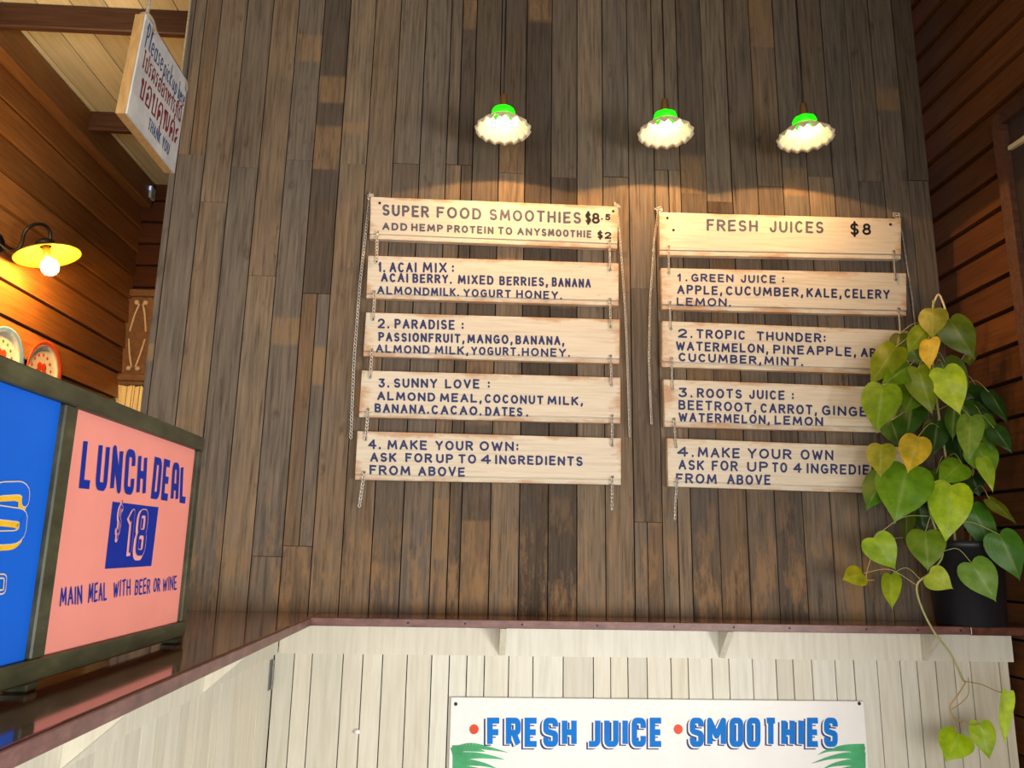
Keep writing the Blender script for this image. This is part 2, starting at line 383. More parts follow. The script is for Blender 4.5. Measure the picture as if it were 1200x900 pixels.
# ------------------------------------------------------------------ hand lettering: stroke alphabet
def arc(cx, cy, rx, ry, a0, a1, n=9):
    return [(cx + rx * math.cos(math.radians(a0 + (a1 - a0) * i / n)), cy + ry * math.sin(math.radians(a0 + (a1 - a0) * i / n))) for i in range(n + 1)]
_S = arc(.5, .74, .46, .26, 35, 265, 10) + arc(.5, .25, .48, .25, 85, -150, 10)
G = {
 'A': (.95, [[(0, 0), (.5, 1), (1, 0)], [(.2, .36), (.8, .36)]]),
 'B': (.82, [[(0, 0), (0, 1)], [(0, 1), (.5, 1)] + arc(.55, .765, .38, .235, 90, -90, 7) + [(0, .53)], [(0, .53), (.55, .53)] + arc(.55, .265, .45, .265, 90, -90, 7) + [(0, 0)]]),
 'C': (.85, [arc(.52, .5, .52, .5, 48, 312, 14)]),
 'D': (.88, [[(0, 0), (0, 1), (.45, 1)] + arc(.45, .5, .55, .5, 80, -80, 10) + [(.45, 0), (0, 0)]]),
 'E': (.75, [[(1, 1), (0, 1), (0, 0), (1, 0)], [(0, .52), (.85, .52)]]),
 'F': (.72, [[(1, 1), (0, 1), (0, 0)], [(0, .52), (.82, .52)]]),
 'G': (.9, [arc(.52, .5, .52, .5, 48, 300, 14) + [(.98, .12), (.98, .46), (.6, .46)]]),
 'H': (.85, [[(0, 0), (0, 1)], [(1, 0), (1, 1)], [(0, .5), (1, .5)]]),
 'I': (.05, [[(.5, 0), (.5, 1)]]),
 'J': (.7, [[(.95, 1), (.95, .3)] + arc(.5, .3, .45, .3, 0, -180, 8)]),
 'K': (.82, [[(0, 0), (0, 1)], [(1, 1), (0, .42)], [(.32, .6), (1, 0)]]),
 'L': (.72, [[(0, 1), (0, 0), (1, 0)]]),
 'M': (1.15, [[(0, 0), (.1, 1), (.5, .22), (.9, 1), (1, 0)]]),
 'N': (.9, [[(0, 0), (0, 1), (1, 0), (1, 1)]]),
 'O': (1.0, [arc(.5, .5, .5, .5, 90, 450, 20)]),
 'P': (.8, [[(0, 0), (0, 1), (.5, 1)] + arc(.55, .74, .45, .26, 85, -90, 7) + [(0, .48)]]),
 'Q': (1.0, [arc(.5, .5, .5, .5, 90, 450, 20), [(.6, .25), (1, -.05)]]),
 'R': (.85, [[(0, 0), (0, 1), (.5, 1)] + arc(.52, .75, .45, .25, 85, -90, 7) + [(0, .5)], [(.45, .5), (1, 0)]]),
 'S': (.78, [_S]),
 'T': (.85, [[(0, 1), (1, 1)], [(.5, 1), (.5, 0)]]),
 'U': (.85, [[(0, 1), (0, .38)] + arc(.5, .38, .5, .38, 180, 360, 10) + [(1, 1)]]),
 'V': (.88, [[(0, 1), (.5, 0), (1, 1)]]),
 'W': (1.25, [[(0, 1), (.25, 0), (.5, .85), (.75, 0), (1, 1)]]),
 'X': (.85, [[(0, 0), (1, 1)], [(0, 1), (1, 0)]]),
 'Y': (.88, [[(0, 1), (.5, .48), (1, 1)], [(.5, .48), (.5, 0)]]),
 'Z': (.8, [[(0, 1), (1, 1), (0, 0), (1, 0)]]),
 '1': (.3, [[(0, .75), (.6, 1), (.6, 0)]]),
 '2': (.75, [arc(.5, .7, .48, .3, 165, -25, 9) + [(0, 0), (1, 0)]]),
 '3': (.75, [[(.05, 1), (.9, 1), (.45, .6)] + arc(.45, .3, .5, .3, 80, -155, 10)]),
 '4': (.9, [[(.72, 0), (.72, 1), (0, .34), (1, .34)]]),
 '5': (.75, [[(.95, 1), (.15, 1), (.08, .55)] + arc(.45, .32, .5, .32, 110, -150, 10)]),
 '8': (.8, [arc(.5, .76, .4, .24, 270, -90, 14), arc(.5, .26, .5, .26, 90, 450, 16)]),
 '$': (.7, [_S, [(.5, 1.2), (.5, -.2)]]),
 '.': (.03, [[(.5, .0), (.5, .07)]]),
 ',': (.14, [[(.7, .10), (.1, -.20)]]),
 ':': (.03, [[(.5, .14), (.5, .22)], [(.5, .64), (.5, .72)]]),
 '-': (.4, [[(0, .5), (1, .5)]]),
}
# heavy block alphabet, squarer skeletons
def rr(x0, y0, x1, y1, r=.28, n=4):
    ry = r * .6
    return (arc(x1 - r, y1 - ry, r, ry, 0, 90, n) + arc(x0 + r, y1 - ry, r, ry, 90, 180, n) + arc(x0 + r, y0 + ry, r, ry, 180, 270, n) + arc(x1 - r, y0 + ry, r, ry, 270, 360, n))
_q = rr(0, 0, 1, 1)
GB = dict(G)
GB.update({
 'O': (.8, [_q + [_q[0]]]),
 'S': (.75, [[(1, .74)] + arc(.72, .84, .28, .16, 0, 90, 4) + arc(.28, .84, .28, .16, 90, 180, 4) + [(0, .66)] + arc(.28, .62, .28, .1, 180, 250, 3) + [(.75, .46)] + arc(.72, .36, .28, .1, 70, 0, 3) + arc(.72, .16, .28, .16, 0, -90, 4) + arc(.28, .16, .28, .16, 270, 180, 4) + [(0, .28)]]),
 'C': (.75, [[(1, .68)] + arc(.72, .84, .28, .16, 0, 90, 4) + arc(.28, .84, .28, .16, 90, 180, 4) + arc(.28, .16, .28, .16, 180, 270, 4) + arc(.72, .16, .28, .16, 270, 360, 4) + [(1, .34)]]),
 'U': (.78, [[(0, 1)] + arc(.28, .16, .28, .16, 180, 270, 4) + arc(.72, .16, .28, .16, 270, 360, 4) + [(1, 1)]]),
 'J': (.62, [[(1, 1)] + arc(.62, .16, .38, .16, 0, -90, 4) + [(0, 0)]]),
 'D': (.78, [[(0, 0), (0, 1)] + arc(.7, .82, .3, .18, 90, 0, 4) + arc(.7, .18, .3, .18, 0, -90, 4) + [(0, 0)]]),
 'R': (.78, [[(0, 0), (0, 1)] + arc(.7, .84, .3, .16, 90, 0, 4) + arc(.7, .62, .3, .14, 0, -90, 4) + [(0, .48)], [(.55, .48), (1, 0)]]),
 'A': (.8, [[(0, 0), (0, .74)] + arc(.28, .80, .28, .20, 180, 90, 4) + arc(.72, .80, .28, .20, 90, 0, 4) + [(1, .74), (1, 0)], [(0, .36), (1, .36)]]),
 'E': (.62, [[(1, 1), (0, 1), (0, 0), (1, 0)], [(0, .5), (.9, .5)]]),
 'F': (.62, [[(1, 1), (0, 1), (0, 0)], [(0, .5), (.9, .5)]]),
 'H': (.78, [[(0, 0), (0, 1)], [(1, 0), (1, 1)], [(0, .5), (1, .5)]]),
 'M': (1.15, [[(0, 0), (0, 1), (.5, .35), (1, 1), (1, 0)]]),
 'N': (.82, [[(0, 0), (0, 1), (1, 0), (1, 1)]]),
 'L': (.6, [[(0, 1), (0, 0), (1, 0)]]),
 'T': (.7, [[(0, 1), (1, 1)], [(.5, 1), (.5, 0)]]),
 '1': (.4, [[(0, .80), (.7, 1), (.7, 0)]]),
 '8': (.75, [(lambda q: q + [q[0]])(rr(.04, .5, .96, 1)), (lambda q: q + [q[0]])(rr(0, 0, 1, .5))]),
})
LIFT = [0]
def ribbon(bm, pts, t, place, round_=True):
    """one painted stroke: pts in metres on the surface, half width t; place(u, v, lift) -> 3D."""
    Q = []
    for p in pts:
        p = Vector(p)
        if not Q or (p - Q[-1]).length > 1e-5: Q.append(p)
    if len(Q) < 2: Q.append(Q[0] + Vector((0, t * .3)))
    closed = len(Q) > 3 and (Q[0] - Q[-1]).length < t * .5
    runs = [[Q[0]]]
    for i in range(1, len(Q)):
        runs[-1].append(Q[i])
        if i < len(Q) - 1 and (Q[i] - Q[i - 1]).angle(Q[i + 1] - Q[i]) > math.radians(100): runs.append([Q[i]])
    closed = closed and len(runs) == 1
    for ri, R in enumerate(runs):
        if closed: R = R[:-1]
        n = len(R); A, B = [], []
        for i, q in enumerate(R):
            if closed: a, b = (q - R[i - 1]).normalized(), (R[(i + 1) % n] - q).normalized()
            else:
                a = (q - R[i - 1]).normalized() if i else (R[1] - q).normalized()
                b = (R[i + 1] - q).normalized() if i < n - 1 else a
            m = (a + b).normalized(); c = max(.42, m.dot(a)); nn = Vector((-m.y, m.x)) * (t / c)
            A.append(q - nn); B.append(q + nn)
        for i in range(n if closed else n - 1):
            k = (i + 1) % n; LIFT[0] = (LIFT[0] + 1) % 37; e = LIFT[0] * 1e-5
            bm.faces.new([bm.verts.new(place(p.x, p.y, e)) for p in (A[i], A[k], B[k], B[i])])
        if not closed:
            for end in (0, 1):
                if not (round_ or (end == 0 and ri > 0) or (end == 1 and ri < len(runs) - 1)): continue
                q = R[-1] if end else R[0]; d = (R[-1] - R[-2]).normalized() if end else (R[0] - R[1]).normalized()
                nn = Vector((-d.y, d.x)); LIFT[0] = (LIFT[0] + 1) % 37; e = LIFT[0] * 1e-5; vs = [bm.verts.new(place(p.x, p.y, e)) for p in ((B[-1], A[-1]) if end else (A[0], B[0]))]
                fan = [q + (-nn * math.cos(k * math.pi / 6) + d * math.sin(k * math.pi / 6)) * t for k in range(1, 6)]
                bm.faces.new(vs + [bm.verts.new(place(p.x, p.y, e)) for p in fan])
def write(bm, word, quad, t, place, font=G, jit=0.03, gap=.26, round_=True, shift=(0, 0), wide=0.0, inset=None, seed=None, cell=0):
    """word into the (u, v) quad bl, br, tr, tl."""
    r = random.Random(seed if seed is not None else hash(word) % 1 + len(word) * 7 + ord(word[0]))
    bl, br, tr, tl = [Vector(q) for q in quad]
    H = ((tl - bl).length + (tr - br).length) / 2; Wd = (br - bl).length
    ti = t if inset is None else inset
    ws = [0 if c in 'ุ่ี' else font[c][0] for c in word]
    x = Wd - 0
    g = gap
    unit = (Wd - 2 * ti * sum(1 for c in word if c not in 'ุ่ี')) / (sum(ws) + g * (sum(1 for c in word if c not in 'ุ่ี') - 1) + 1e-9)
    unit = max(unit, 0.001)
    pos = 0.0; lastp = 0.0; lastw = 0.0
    cellf = {'I': .5, 'M': 1.3, '1': .62}
    cu = Wd / sum(cellf.get(c, 1) for c in word)
    for c, w in zip(word, ws):
        cw = w * unit; g_ = g * unit
        if cell: cw = cu * cellf.get(c, 1) - 2 * ti - cell; g_ = cell * len(word) / max(1, len(word) - 1)
        here = pos
        if c in 'ุ่ี': here, cw = lastp, lastw
        lastp, lastw = here, cw
        jx, jy, js = r.uniform(-jit, jit), r.uniform(-jit, jit), 1 + r.uniform(-jit, jit)
        for st in font[c][1]:
            pts = []
            for (gx, gy) in st:
                u = (here + ti + gx * cw) / Wd
                v = (ti + gy * js * (H - 2 * ti)) / H + jy * .6 + jx * (gx - .5)
                b_ = bl.lerp(br, u); t_ = tl.lerp(tr, u)
                p = b_.lerp(t_, v)
                pts.append((p.x + shift[0], p.y + shift[1]))
            ribbon(bm, pts, t + wide, place, round_)
        if c not in 'ุ่ี': pos += cw + 2 * ti + g_

# ------------------------------------------------------------------ setting
def flat(name, a, b, m):
    bm = bmesh.new(); v, f = box(bm, a, b); color_faces(bm, f, (.5, .5, .5, 1)); return struct(link(name, bm, m))
flat('floor', (-5.2, -7.5, -0.1), (4.5, 2.6, 0), M_FLOOR)

# plank wall behind the bar
X0P, X1P = -1.307, 1.942
bm = bmesh.new()
pitch = 0.1117
joints = {}
def colno(x): return math.floor((x - 0.62) / pitch)
for px0, px1, py in [(206, 244, 181), (277, 306, 196), (340, 371, 188), (403, 434, 192), (465, 494, 192), (525, 557, 193), (588, 619, 203), (650, 677, 208),
                     (709, 738, 207), (768, 798, 199), (829, 859, 236), (889, 913, 218), (943, 973, 207), (1001, 1031, 212), (1060, 1087, 211),
                     (295, 327, 323), (360, 393, 344), (240, 272, 237), (735, 772, 338), (739, 772, 612), (295, 320, 652), (330, 362, 640), (829, 859, 250)]:
    p = onY((px0 + px1) / 2, py, 0); joints.setdefault(colno(p.x), []).append(p.z)
k0 = colno(X0P + .001)
for k in range(k0, colno(X1P - .001) + 1):
    xa = max(0.62 + k * pitch, X0P); xb = min(0.62 + (k + 1) * pitch, X1P)
    zs = [0.9] + sorted(joints.get(k, [])) + [ZTOP]
    for za, zb in zip(zs, zs[1:]):
        subs = [(xa, xb)]
        if rnd.random() < .10 and xb - xa > .1:
            s = xa + (xb - xa) * rnd.uniform(.4, .6); subs = [(xa, s), (s, xb)]
        for sa, sb in subs:
            y = rnd.uniform(0, .006); g = .0022
            v, f = box(bm, (sa + g, y, za + .001), (sb - g, .04, zb - .001)); color_faces(bm, f, rcol())
v, f = box(bm, (X0P + .002, .034, .9), (X1P - .002, .10, ZTOP)); color_faces(bm, f, (0, 0, 0, 1))
for q in f: q.material_index = 1
struct(link('wall_back', bm, [M_PLANK, M_DARK]))
flat('wall_front_of_store', (X0P + .01, .105, 0), (XR, .14, .9), M_DARK).name = 'wall_base'

def siding(name, m, along, pos, out, z0, z1, h, a0, a1, proud=.018):
    """lapped boards: along 'Y' at x = pos, or along 'X' at y = pos; out = +1/-1 direction of the room."""
    bm = bmesh.new(); z = z0; n = 0
    while z < z1 - .01:
        zt = min(z + h, z1)
        lo, hi = pos + out * proud, pos + out * .003
        if along == 'Y':
            p = [(pos - out * .02, a0, z + .012), (lo, a0, z + .012), (hi, a0, zt), (pos - out * .02, a0, zt),
                 (pos - out * .02, a1, z + .012), (lo, a1, z + .012), (hi, a1, zt), (pos - out * .02, a1, zt)]
        else:
            p = [(a0, pos - out * .02, z + .012), (a0, lo, z + .012), (a0, hi, zt), (a0, pos - out * .02, zt),
                 (a1, pos - out * .02, z + .012), (a1, lo, z + .012), (a1, hi, zt), (a1, pos - out * .02, zt)]
        v, f = hexa(bm, p); color_faces(bm, f, rcol()); z = zt
    if along == 'Y': v, f = box(bm, (min(pos - out * .02, pos - out * .06), a0, z0), (max(pos - out * .02, pos - out * .06), a1, z1))
    else: v, f = box(bm, (a0, min(pos - out * .02, pos - out * .06), z0), (a1, max(pos - out * .02, pos - out * .06), z1))
    color_faces(bm, f, (0, 0, 0, 1))
    for q in f: q.material_index = 1
    return struct(link(name, bm, [m, M_DARK]))
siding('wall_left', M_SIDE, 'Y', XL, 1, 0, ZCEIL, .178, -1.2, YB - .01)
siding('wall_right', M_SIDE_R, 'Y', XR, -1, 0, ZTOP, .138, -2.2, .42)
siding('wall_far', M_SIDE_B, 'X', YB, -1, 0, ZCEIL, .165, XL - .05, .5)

bm = bmesh.new()                                   # cream ceiling boards running front to back
x = -3.2
while x < -1.36:
    w = .168
    v, f = box(bm, (x + .0025, -4.9, ZCEIL), (x + w - .0025, YB + .1, ZCEIL + .03)); color_faces(bm, f, rcol()); x += w
xe = x
def dark_box(a, b):
    v, f = box(bm, a, b); color_faces(bm, f, (0, 0, 0, 1))
    for q in f: q.material_index = 1
dark_box((-3.2, -4.9, ZCEIL + .02), (xe, YB + .1, ZCEIL + .06)); dark_box((xe, -4.9, ZCEIL + .02), (xe + .03, -.01, ZTOP + .03))
while x < 2.3:
    v, f = box(bm, (x + .0025, -4.9, ZTOP), (x + .1655, .5, ZTOP + .03)); color_faces(bm, f, rcol()); x += .168
struct(link('ceiling', bm, [M_CEIL, M_DARK]))
bm = bmesh.new(); box(bm, (-5.2, -4.75, 1.98), (4.5, -4.6, ZTOP)); color_faces(bm, bm.faces, (.5, .5, .5, 1)); struct(link('wall_light_block', bm, M_BEAM))  # unseen header, added to keep high light off the upper planks
def beam(name, a, b, m):
    bm = bmesh.new(); box(bm, a, b); bevel(bm, .006, 1); color_faces(bm, bm.faces, rcol()); return struct(link(name, bm, m))
beam('trim_1', (XL - .05, .375, 3.97), (X0P + .4, .415, ZCEIL), M_BEAM)
beam('trim_2', (XL - .05, 1.33, 3.975), (X0P + .4, 1.375, ZCEIL), M_BEAM)
beam('trim_3', (XL - .03, -1.2, ZCEIL - .19), (XL + .075, YB - .02, ZCEIL - .005), M_PLATEBEAM)
# window with frame in the right-hand wall
pw = onX(1176, 121, XR)
bm = bmesh.new()
yw = onX(1181, 125, XR).y + .03
for a, b in (((XR - .055, yw - .055, 1.75), (XR, yw, 3.25)), ((XR - .055, yw - .72, 3.2), (XR, yw - .055, 3.25)), ((XR - .055, yw - .72, 1.75), (XR, yw - .055, 1.80)),
             ((XR - .055, yw - .775, 1.75), (XR, yw - .72, 3.25))):
    v, f = box(bm, a, b); color_faces(bm, f, rcol())
wf = struct(link('window_1', bm, M_BEAM))
bm = bmesh.new(); box(bm, (XR - .03, yw - .72, 1.80), (XR - .024, yw - .055, 3.2)); link('pane', bm, M_PANE, wf)
bm = bmesh.new(); v, f = hexa(bm, [(XR - .045, yw - .06, 3.085), (XR - .03, yw - .06, 3.085), (XR - .03, yw - .06, 3.10), (XR - .045, yw - .06, 3.10),
                                   (XR - .045, yw - .30, 3.06), (XR - .03, yw - .30, 3.06), (XR - .03, yw - .30, 3.09), (XR - .045, yw - .30, 3.09)])
color_faces(bm, f, (.5, .5, .5, 1)); tag(link('inner_ledge', bm, M_CEIL, wf), 'pale slanting ledge across the pane')

# ------------------------------------------------------------------ bar counter
XF = -.55            # front edge of the left counter top
XLF = -.70            # left cladding plane
YBF = -.075           # back cladding plane
YEND = -2.35
t = thing('countertop', (-1.0, -1.2, ZC - .05), 'thick glossy red-brown varnished bar top running towards the viewer under the pink sign', 'counter')
bm = bmesh.new(); box(bm, (-1.25, YEND, ZC - .028), (XF - .006, -.002, ZC)); bevel(bm, .004, 2); link('slab', bm, M_VARN, t)
bm = bmesh.new(); box(bm, (XF - .006, YEND, ZC - .028), (XF, LEDGE - .001, ZC - .002)); bevel(bm, .0015); tag(link('front_edge', bm, M_EDGE, t), 'worn brown front edge')
t = thing('wall_shelf', (.6, -.1, ZC - .03), 'narrow varnished ledge along the foot of the plank wall under the menu boards', 'ledge')
xj = onY(1137, 735, LEDGE).x
bm = bmesh.new(); box(bm, (XF - .004, LEDGE + .006, ZC - .026), (xj - .001, -.002, ZC)); bevel(bm, .003, 2); link('slab', bm, M_VARN, t)
bm = bmesh.new(); box(bm, (XF - .004, LEDGE, ZC - .028), (xj - .001, LEDGE + .006, ZC - .001)); bevel(bm, .0015); tag(link('front_edge', bm, M_EDGE, t), 'scuffed front edge with nail heads')
bm = bmesh.new(); box(bm, (xj - .0005, LEDGE - .002, ZC - .030), (XR - .016, -.002, ZC)); bevel(bm, .003, 2); tag(link('end_board', bm, M_VARN, t), 'redder end board of the ledge')
for px in (478, 545, 612, 700, 790, 860, 925, 1015, 1075, 1125):
    q = onY(px, 731, LEDGE); bm = bmesh.new(); bmesh.ops.create_cone(bm, cap_ends=True, segments=8, radius1=.004, radius2=.003, depth=.003, matrix=Matrix.Translation((q.x, LEDGE - .001, ZC - .014)) @ Matrix.Rotation(math.pi / 2, 4, 'X')); link('nail', bm, M_NAIL, t)

def cladding(bm, along, pos, out, a0, a1, z1, bw, d=.018):
    a = a0; i = 0
    while a < a1 - .01:
        w = bw * rnd.choice((.72, 1, 1, 1.25, .8)); b = min(a + w, a1); g = .0019
        if a1 - b < .03: b = a1
        lo = pos - out * d; y = pos - out * rnd.uniform(0, .002)
        if along == 'X': v, f = box(bm, (a + g, min(lo, y), 0), (b - g, max(lo, y), z1))
        else: v, f = box(bm, (min(lo, y), a + g, 0), (max(lo, y), b - g, z1))
        color_faces(bm, f, rcol()); a = b
XRF = onY(1184, 770, YBF).x
t = thing('bar_cabinet', (.6, -.05, 0), 'white painted board front of the bar below the narrow ledge', 'bar front')
bm = bmesh.new(); cladding(bm, 'X', YBF, -1, XLF, XRF - .01, 1.19, .088); link('vertical_boards', bm, M_WHITE, t)
bm = bmesh.new(); v, f = box(bm, (XLF + .002, YBF + .0185, 0), (XRF - .012, -.012, 1.19)); color_faces(bm, f, (0, 0, 0, 1)); link('backing', bm, M_DARK, t)
bm = bmesh.new()
xs = [XLF + .016] + [onY(p, 770, -.09).x - .006 for p in (590, 848, 1086)] + [XRF + .004]
ZF = 1.17
for a, b in zip(xs, xs[1:]):
    v, f = box(bm, (a + .001, -.088, ZF), (b - .001, YBF + .001, ZC - .031)); color_faces(bm, f, (rnd.random() * .5 + .2, .5, rnd.random(), 1))
link('fascia', bm, M_WHITE, t)
for x in xs[1:-1]:
    bm = bmesh.new()
    a, b, c = (-.0885, ZF + .002), (-.0885, ZC - .031), (LEDGE + .018, ZC - .031)
    va = [bm.verts.new((x - .011, *q)) for q in (a, b, c)]; vb = [bm.verts.new((x + .011, *q)) for q in (a, b, c)]
    bm.faces.new(va); bm.faces.new(vb[::-1])
    for i in range(3): bm.faces.new((va[i], va[(i + 1) % 3], vb[(i + 1) % 3], vb[i]))
    color_faces(bm, bm.faces, (.9, .3, .3, 1)); link('bracket', bm, M_WHITE, t)
q = onY(419, 857, YBF); bm = bmesh.new()
ball(bm, (q.x, YBF - .008, q.z), .011, 12, 8, (1, .7, .8)); tag(link('knob', bm, M_SIGNW, t, True), 'small pale round knob')

t = thing('bar_cabinet', (XLF, -1.2, 0), 'white painted board front of the bar below the thick varnished top at left', 'bar front')
bm = bmesh.new(); cladding(bm, 'Y', XLF, 1, YEND + .05, -.0765, 1.19, .065); link('vertical_boards', bm, M_WHITE, t)
bm = bmesh.new(); v, f = box(bm, (XLF - .05, YEND + .05, 0), (XLF - .0185, -.098, 1.19)); color_faces(bm, f, (0, 0, 0, 1)); link('backing', bm, M_DARK, t)
yb = onX(238, 812, XLF + .012).y
bm = bmesh.new()
for a, b in ((YEND + .05, yb - .70), (yb - .70, yb), (yb, -.09)):
    v, f = box(bm, (XLF - .001, a + .001, ZF), (XLF + .014, b - .001, ZC - .029)); color_faces(bm, f, (rnd.random() * .5 + .2, .5, rnd.random(), 1))
link('fascia', bm, M_WHITE, t)
for y in (yb, yb - .70):
    bm = bmesh.new()
    a, b, c = (XLF + .0145, ZF + .002), (XLF + .0145, ZC - .029), (XF - .018, ZC - .029)
    va = [bm.verts.new((q[0], y - .011, q[1])) for q in (a, b, c)]; vb = [bm.verts.new((q[0], y + .011, q[1])) for q in (a, b, c)]
    bm.faces.new(va); bm.faces.new(vb[::-1])
    for i in range(3): bm.faces.new((va[i], va[(i + 1) % 3], vb[(i + 1) % 3], vb[i]))
    color_faces(bm, bm.faces, (.9, .3, .3, 1)); link('bracket', bm, M_WHITE, t)
bm = bmesh.new()
qh = onX(318, 790, XLF)
hz = qh.z
box(bm, (XLF + .0005, -.135, hz - .05), (XLF + .003, -.102, hz + .05))
for k in range(5): tube(bm, [(XLF + .005, -.104, hz - .05 + k * .02 + .001), (XLF + .005, -.104, hz - .05 + k * .02 + .019)], .005, 8)
tag(link('hinge', bm, plain('dull_grey_steel', (.16, .16, .155), .5, .4), t), 'grey steel hinge near the corner')

# ------------------------------------------------------------------ pink and blue counter sign
XS = -.72
DS = .045
t = thing('counter_sign', (XS, -1.6, ZC), 'dark framed two-panel sign on the bar top, blue panel beside pink lunch deal panel', 'sign')
zt0, zt1 = 1.784, 1.820; zb0, zb1 = 1.357, ZC + .015
ya, yb_ = -.985, -.955          # right post
ym0, ym1 = -1.645, -1.602        # middle post
yl0, yl1 = -2.31, -2.27
def bar(name, a, b, parent=t):
    bm = bmesh.new(); box(bm, a, b); bevel(bm, .003); return link(name, bm, M_FRAME, parent)
bar('top_rail', (XS - DS, yl0, zt0), (XS + .006, yb_, zt1)); bar('bottom_rail', (XS - DS, yl0, zb1), (XS + .006, yb_, zb0))
for a, b in ((ya, yb_), (ym0, ym1), (yl0, yl1)): bar('post', (XS - DS, a, zb0 + .0005), (XS + .004, b, zt0 - .0005))
for y in (ya + .01, ym0 + .02, yl0 + .02):
    bm = bmesh.new(); box(bm, (XS - DS + .005, y - .018, ZC + .0005), (XS + .003, y + .018, zb1 - .0005)); bevel(bm, .003); link('foot', bm, M_FRAME, t)
bm = bmesh.new(); box(bm, (XS - .02, ym1 + .0005, zb0 + .0005), (XS - .006, ya - .0005, zt0 - .0005)); pinkp = tag(link('pink_panel', bm, M_PINK, t), 'salmon pink lunch deal panel')
bm = bmesh.new(); box(bm, (XS - .02, yl1 + .0005, zb0 + .0005), (XS - .006, ym0 - .0005, zt0 - .0005)); bluep = tag(link('blue_panel', bm, M_BLUE, t), 'bright blue panel')
XP = XS - .006
def pl(dx): return lambda u, v, e=0: Vector((XP + dx + e, u, v))
def qx(*pp): return [(q.y, q.z) for q in (onX(px, py, XP) for px, py in pp)]
def z3(x, y): return (x / 4, 430 + y / 4)
def z4(x, y): return (x / 3.53, 650 + y / 3.53)
def wordpart(*a, **k):
    bm = bmesh.new(); write(bm, *a, **k); return link('lettering', bm, M_ROYAL, pinkp, recalc=False)
wordpart('LUNCH', qx(z3(368, 566), z3(680, 610), z3(690, 408), z3(392, 325)), .0082, pl(.0008), GB, .012, .30, False, cell=.011)
wordpart('DEAL', qx(z3(705, 618), z3(873, 641), z3(878, 460), z3(725, 422)), .0084, pl(.0008), GB, .012, .28, False, cell=.008)
for w_, a, b, ya0, yb0, yt0, yt1 in (('MAIN', 245, 338, 213, 203, 138, 125), ('MEAL', 362, 440, 199, 187, 120, 112), ('WITH', 465, 538, 178, 168, 110, 100), ('BEER', 555, 620, 166, 160, 102, 96),
                                     ('OR', 632, 661, 156, 152, 97, 95), ('WINE', 670, 730, 152, 145, 95, 86)):
    wordpart(w_, qx(z4(a, ya0), z4(b, yb0), z4(b, yt1), z4(a + 5, yt0)), .0021, pl(.0008), G, .05, .3)
def poly(bm, pts, place): bm.faces.new([bm.verts.new(place(*p)) for p in pts])
bm = bmesh.new(); poly(bm, qx((122.6, 666.7), (177, 663.3), (185.6, 594.4), (131.7, 587.8)), pl(.0006))
link('price_patch', bm, M_ROYAL, pinkp, recalc=False)
def z8(x, y): return (110 + x / 9, 580 + y / 9)
bm = bmesh.new()
o1 = qx(z8(300, 690), z8(385, 690), z8(440, 160), z8(345, 150)); o8 = qx(z8(395, 690), z8(510, 690), z8(570, 160), z8(455, 155)); od = qx(z8(205, 445), z8(262, 440), z8(315, 100), z8(250, 90))
q1 = qx(z8(315, 655), z8(400, 655), z8(450, 145), z8(357, 135)); q8 = qx(z8(412, 655), z8(527, 655), z8(582, 145), z8(470, 140)); qd = qx(z8(211, 430), z8(268, 425), z8(321, 92), z8(256, 82))
for q_, w_ in ((o1, '1'), (o8, '8')): write(bm, w_, q_, .0088, pl(.0010), GB, 0, .3, False)
for q_, w_ in ((q1, '1'), (q8, '8')): write(bm, w_, q_, .0062, pl(.0014), GB, 0, .3, False, inset=.0092, wide=.0020)
write(bm, '$', od, .0055, pl(.0010), G, 0); write(bm, '$', qd, .0036, pl(.0014), G, 0, inset=.0055)
link('price_outline', bm, M_PINKL, pinkp, recalc=False)
bm = bmesh.new()
for q_, w_ in ((q1, '1'), (q8, '8')): write(bm, w_, q_, .0062, pl(.0018), GB, 0, .3, False, inset=.0092)
write(bm, '$', qd, .0018, pl(.0018), G, 0, inset=.0055)
link('price_numerals', bm, M_ROYAL, pinkp, recalc=False)
# blue panel lettering (only the last letters reach into the picture)
def z7(x, y): return (x / 5, 540 + y / 5)
sq = [z7(-125, 500), z7(140, 490), z7(175, 115), z7(-60, 125)]
dq = qx(z7(-40, 785), z7(28, 785), z7(36, 660), z7(-30, 660)); SQ = qx(*sq)
bm = bmesh.new(); write(bm, 'S', qx(*[(a - 3, b + 6) for a, b in sq]), .0118, pl(.0008), GB, 0, inset=.0112); tag(link('letter_shadow', bm, M_YELLOW, bluep, recalc=False), 'yellow letter shadow')
for w_, q_, t0, t1, ins in (('S', SQ, .0116, .0096, .0112), ('D', dq, .0042, .0018, .0042)):
    bm = bmesh.new(); write(bm, w_, q_, t0, pl(.0013), GB, 0, inset=ins); tag(link('letter_outline', bm, M_CREAMP, bluep, recalc=False), 'cream letter outline')
    bm = bmesh.new(); write(bm, w_, q_, t1, pl(.0018), GB, 0, inset=ins); link('letter_fill', bm, M_BLUE, bluep, recalc=False)

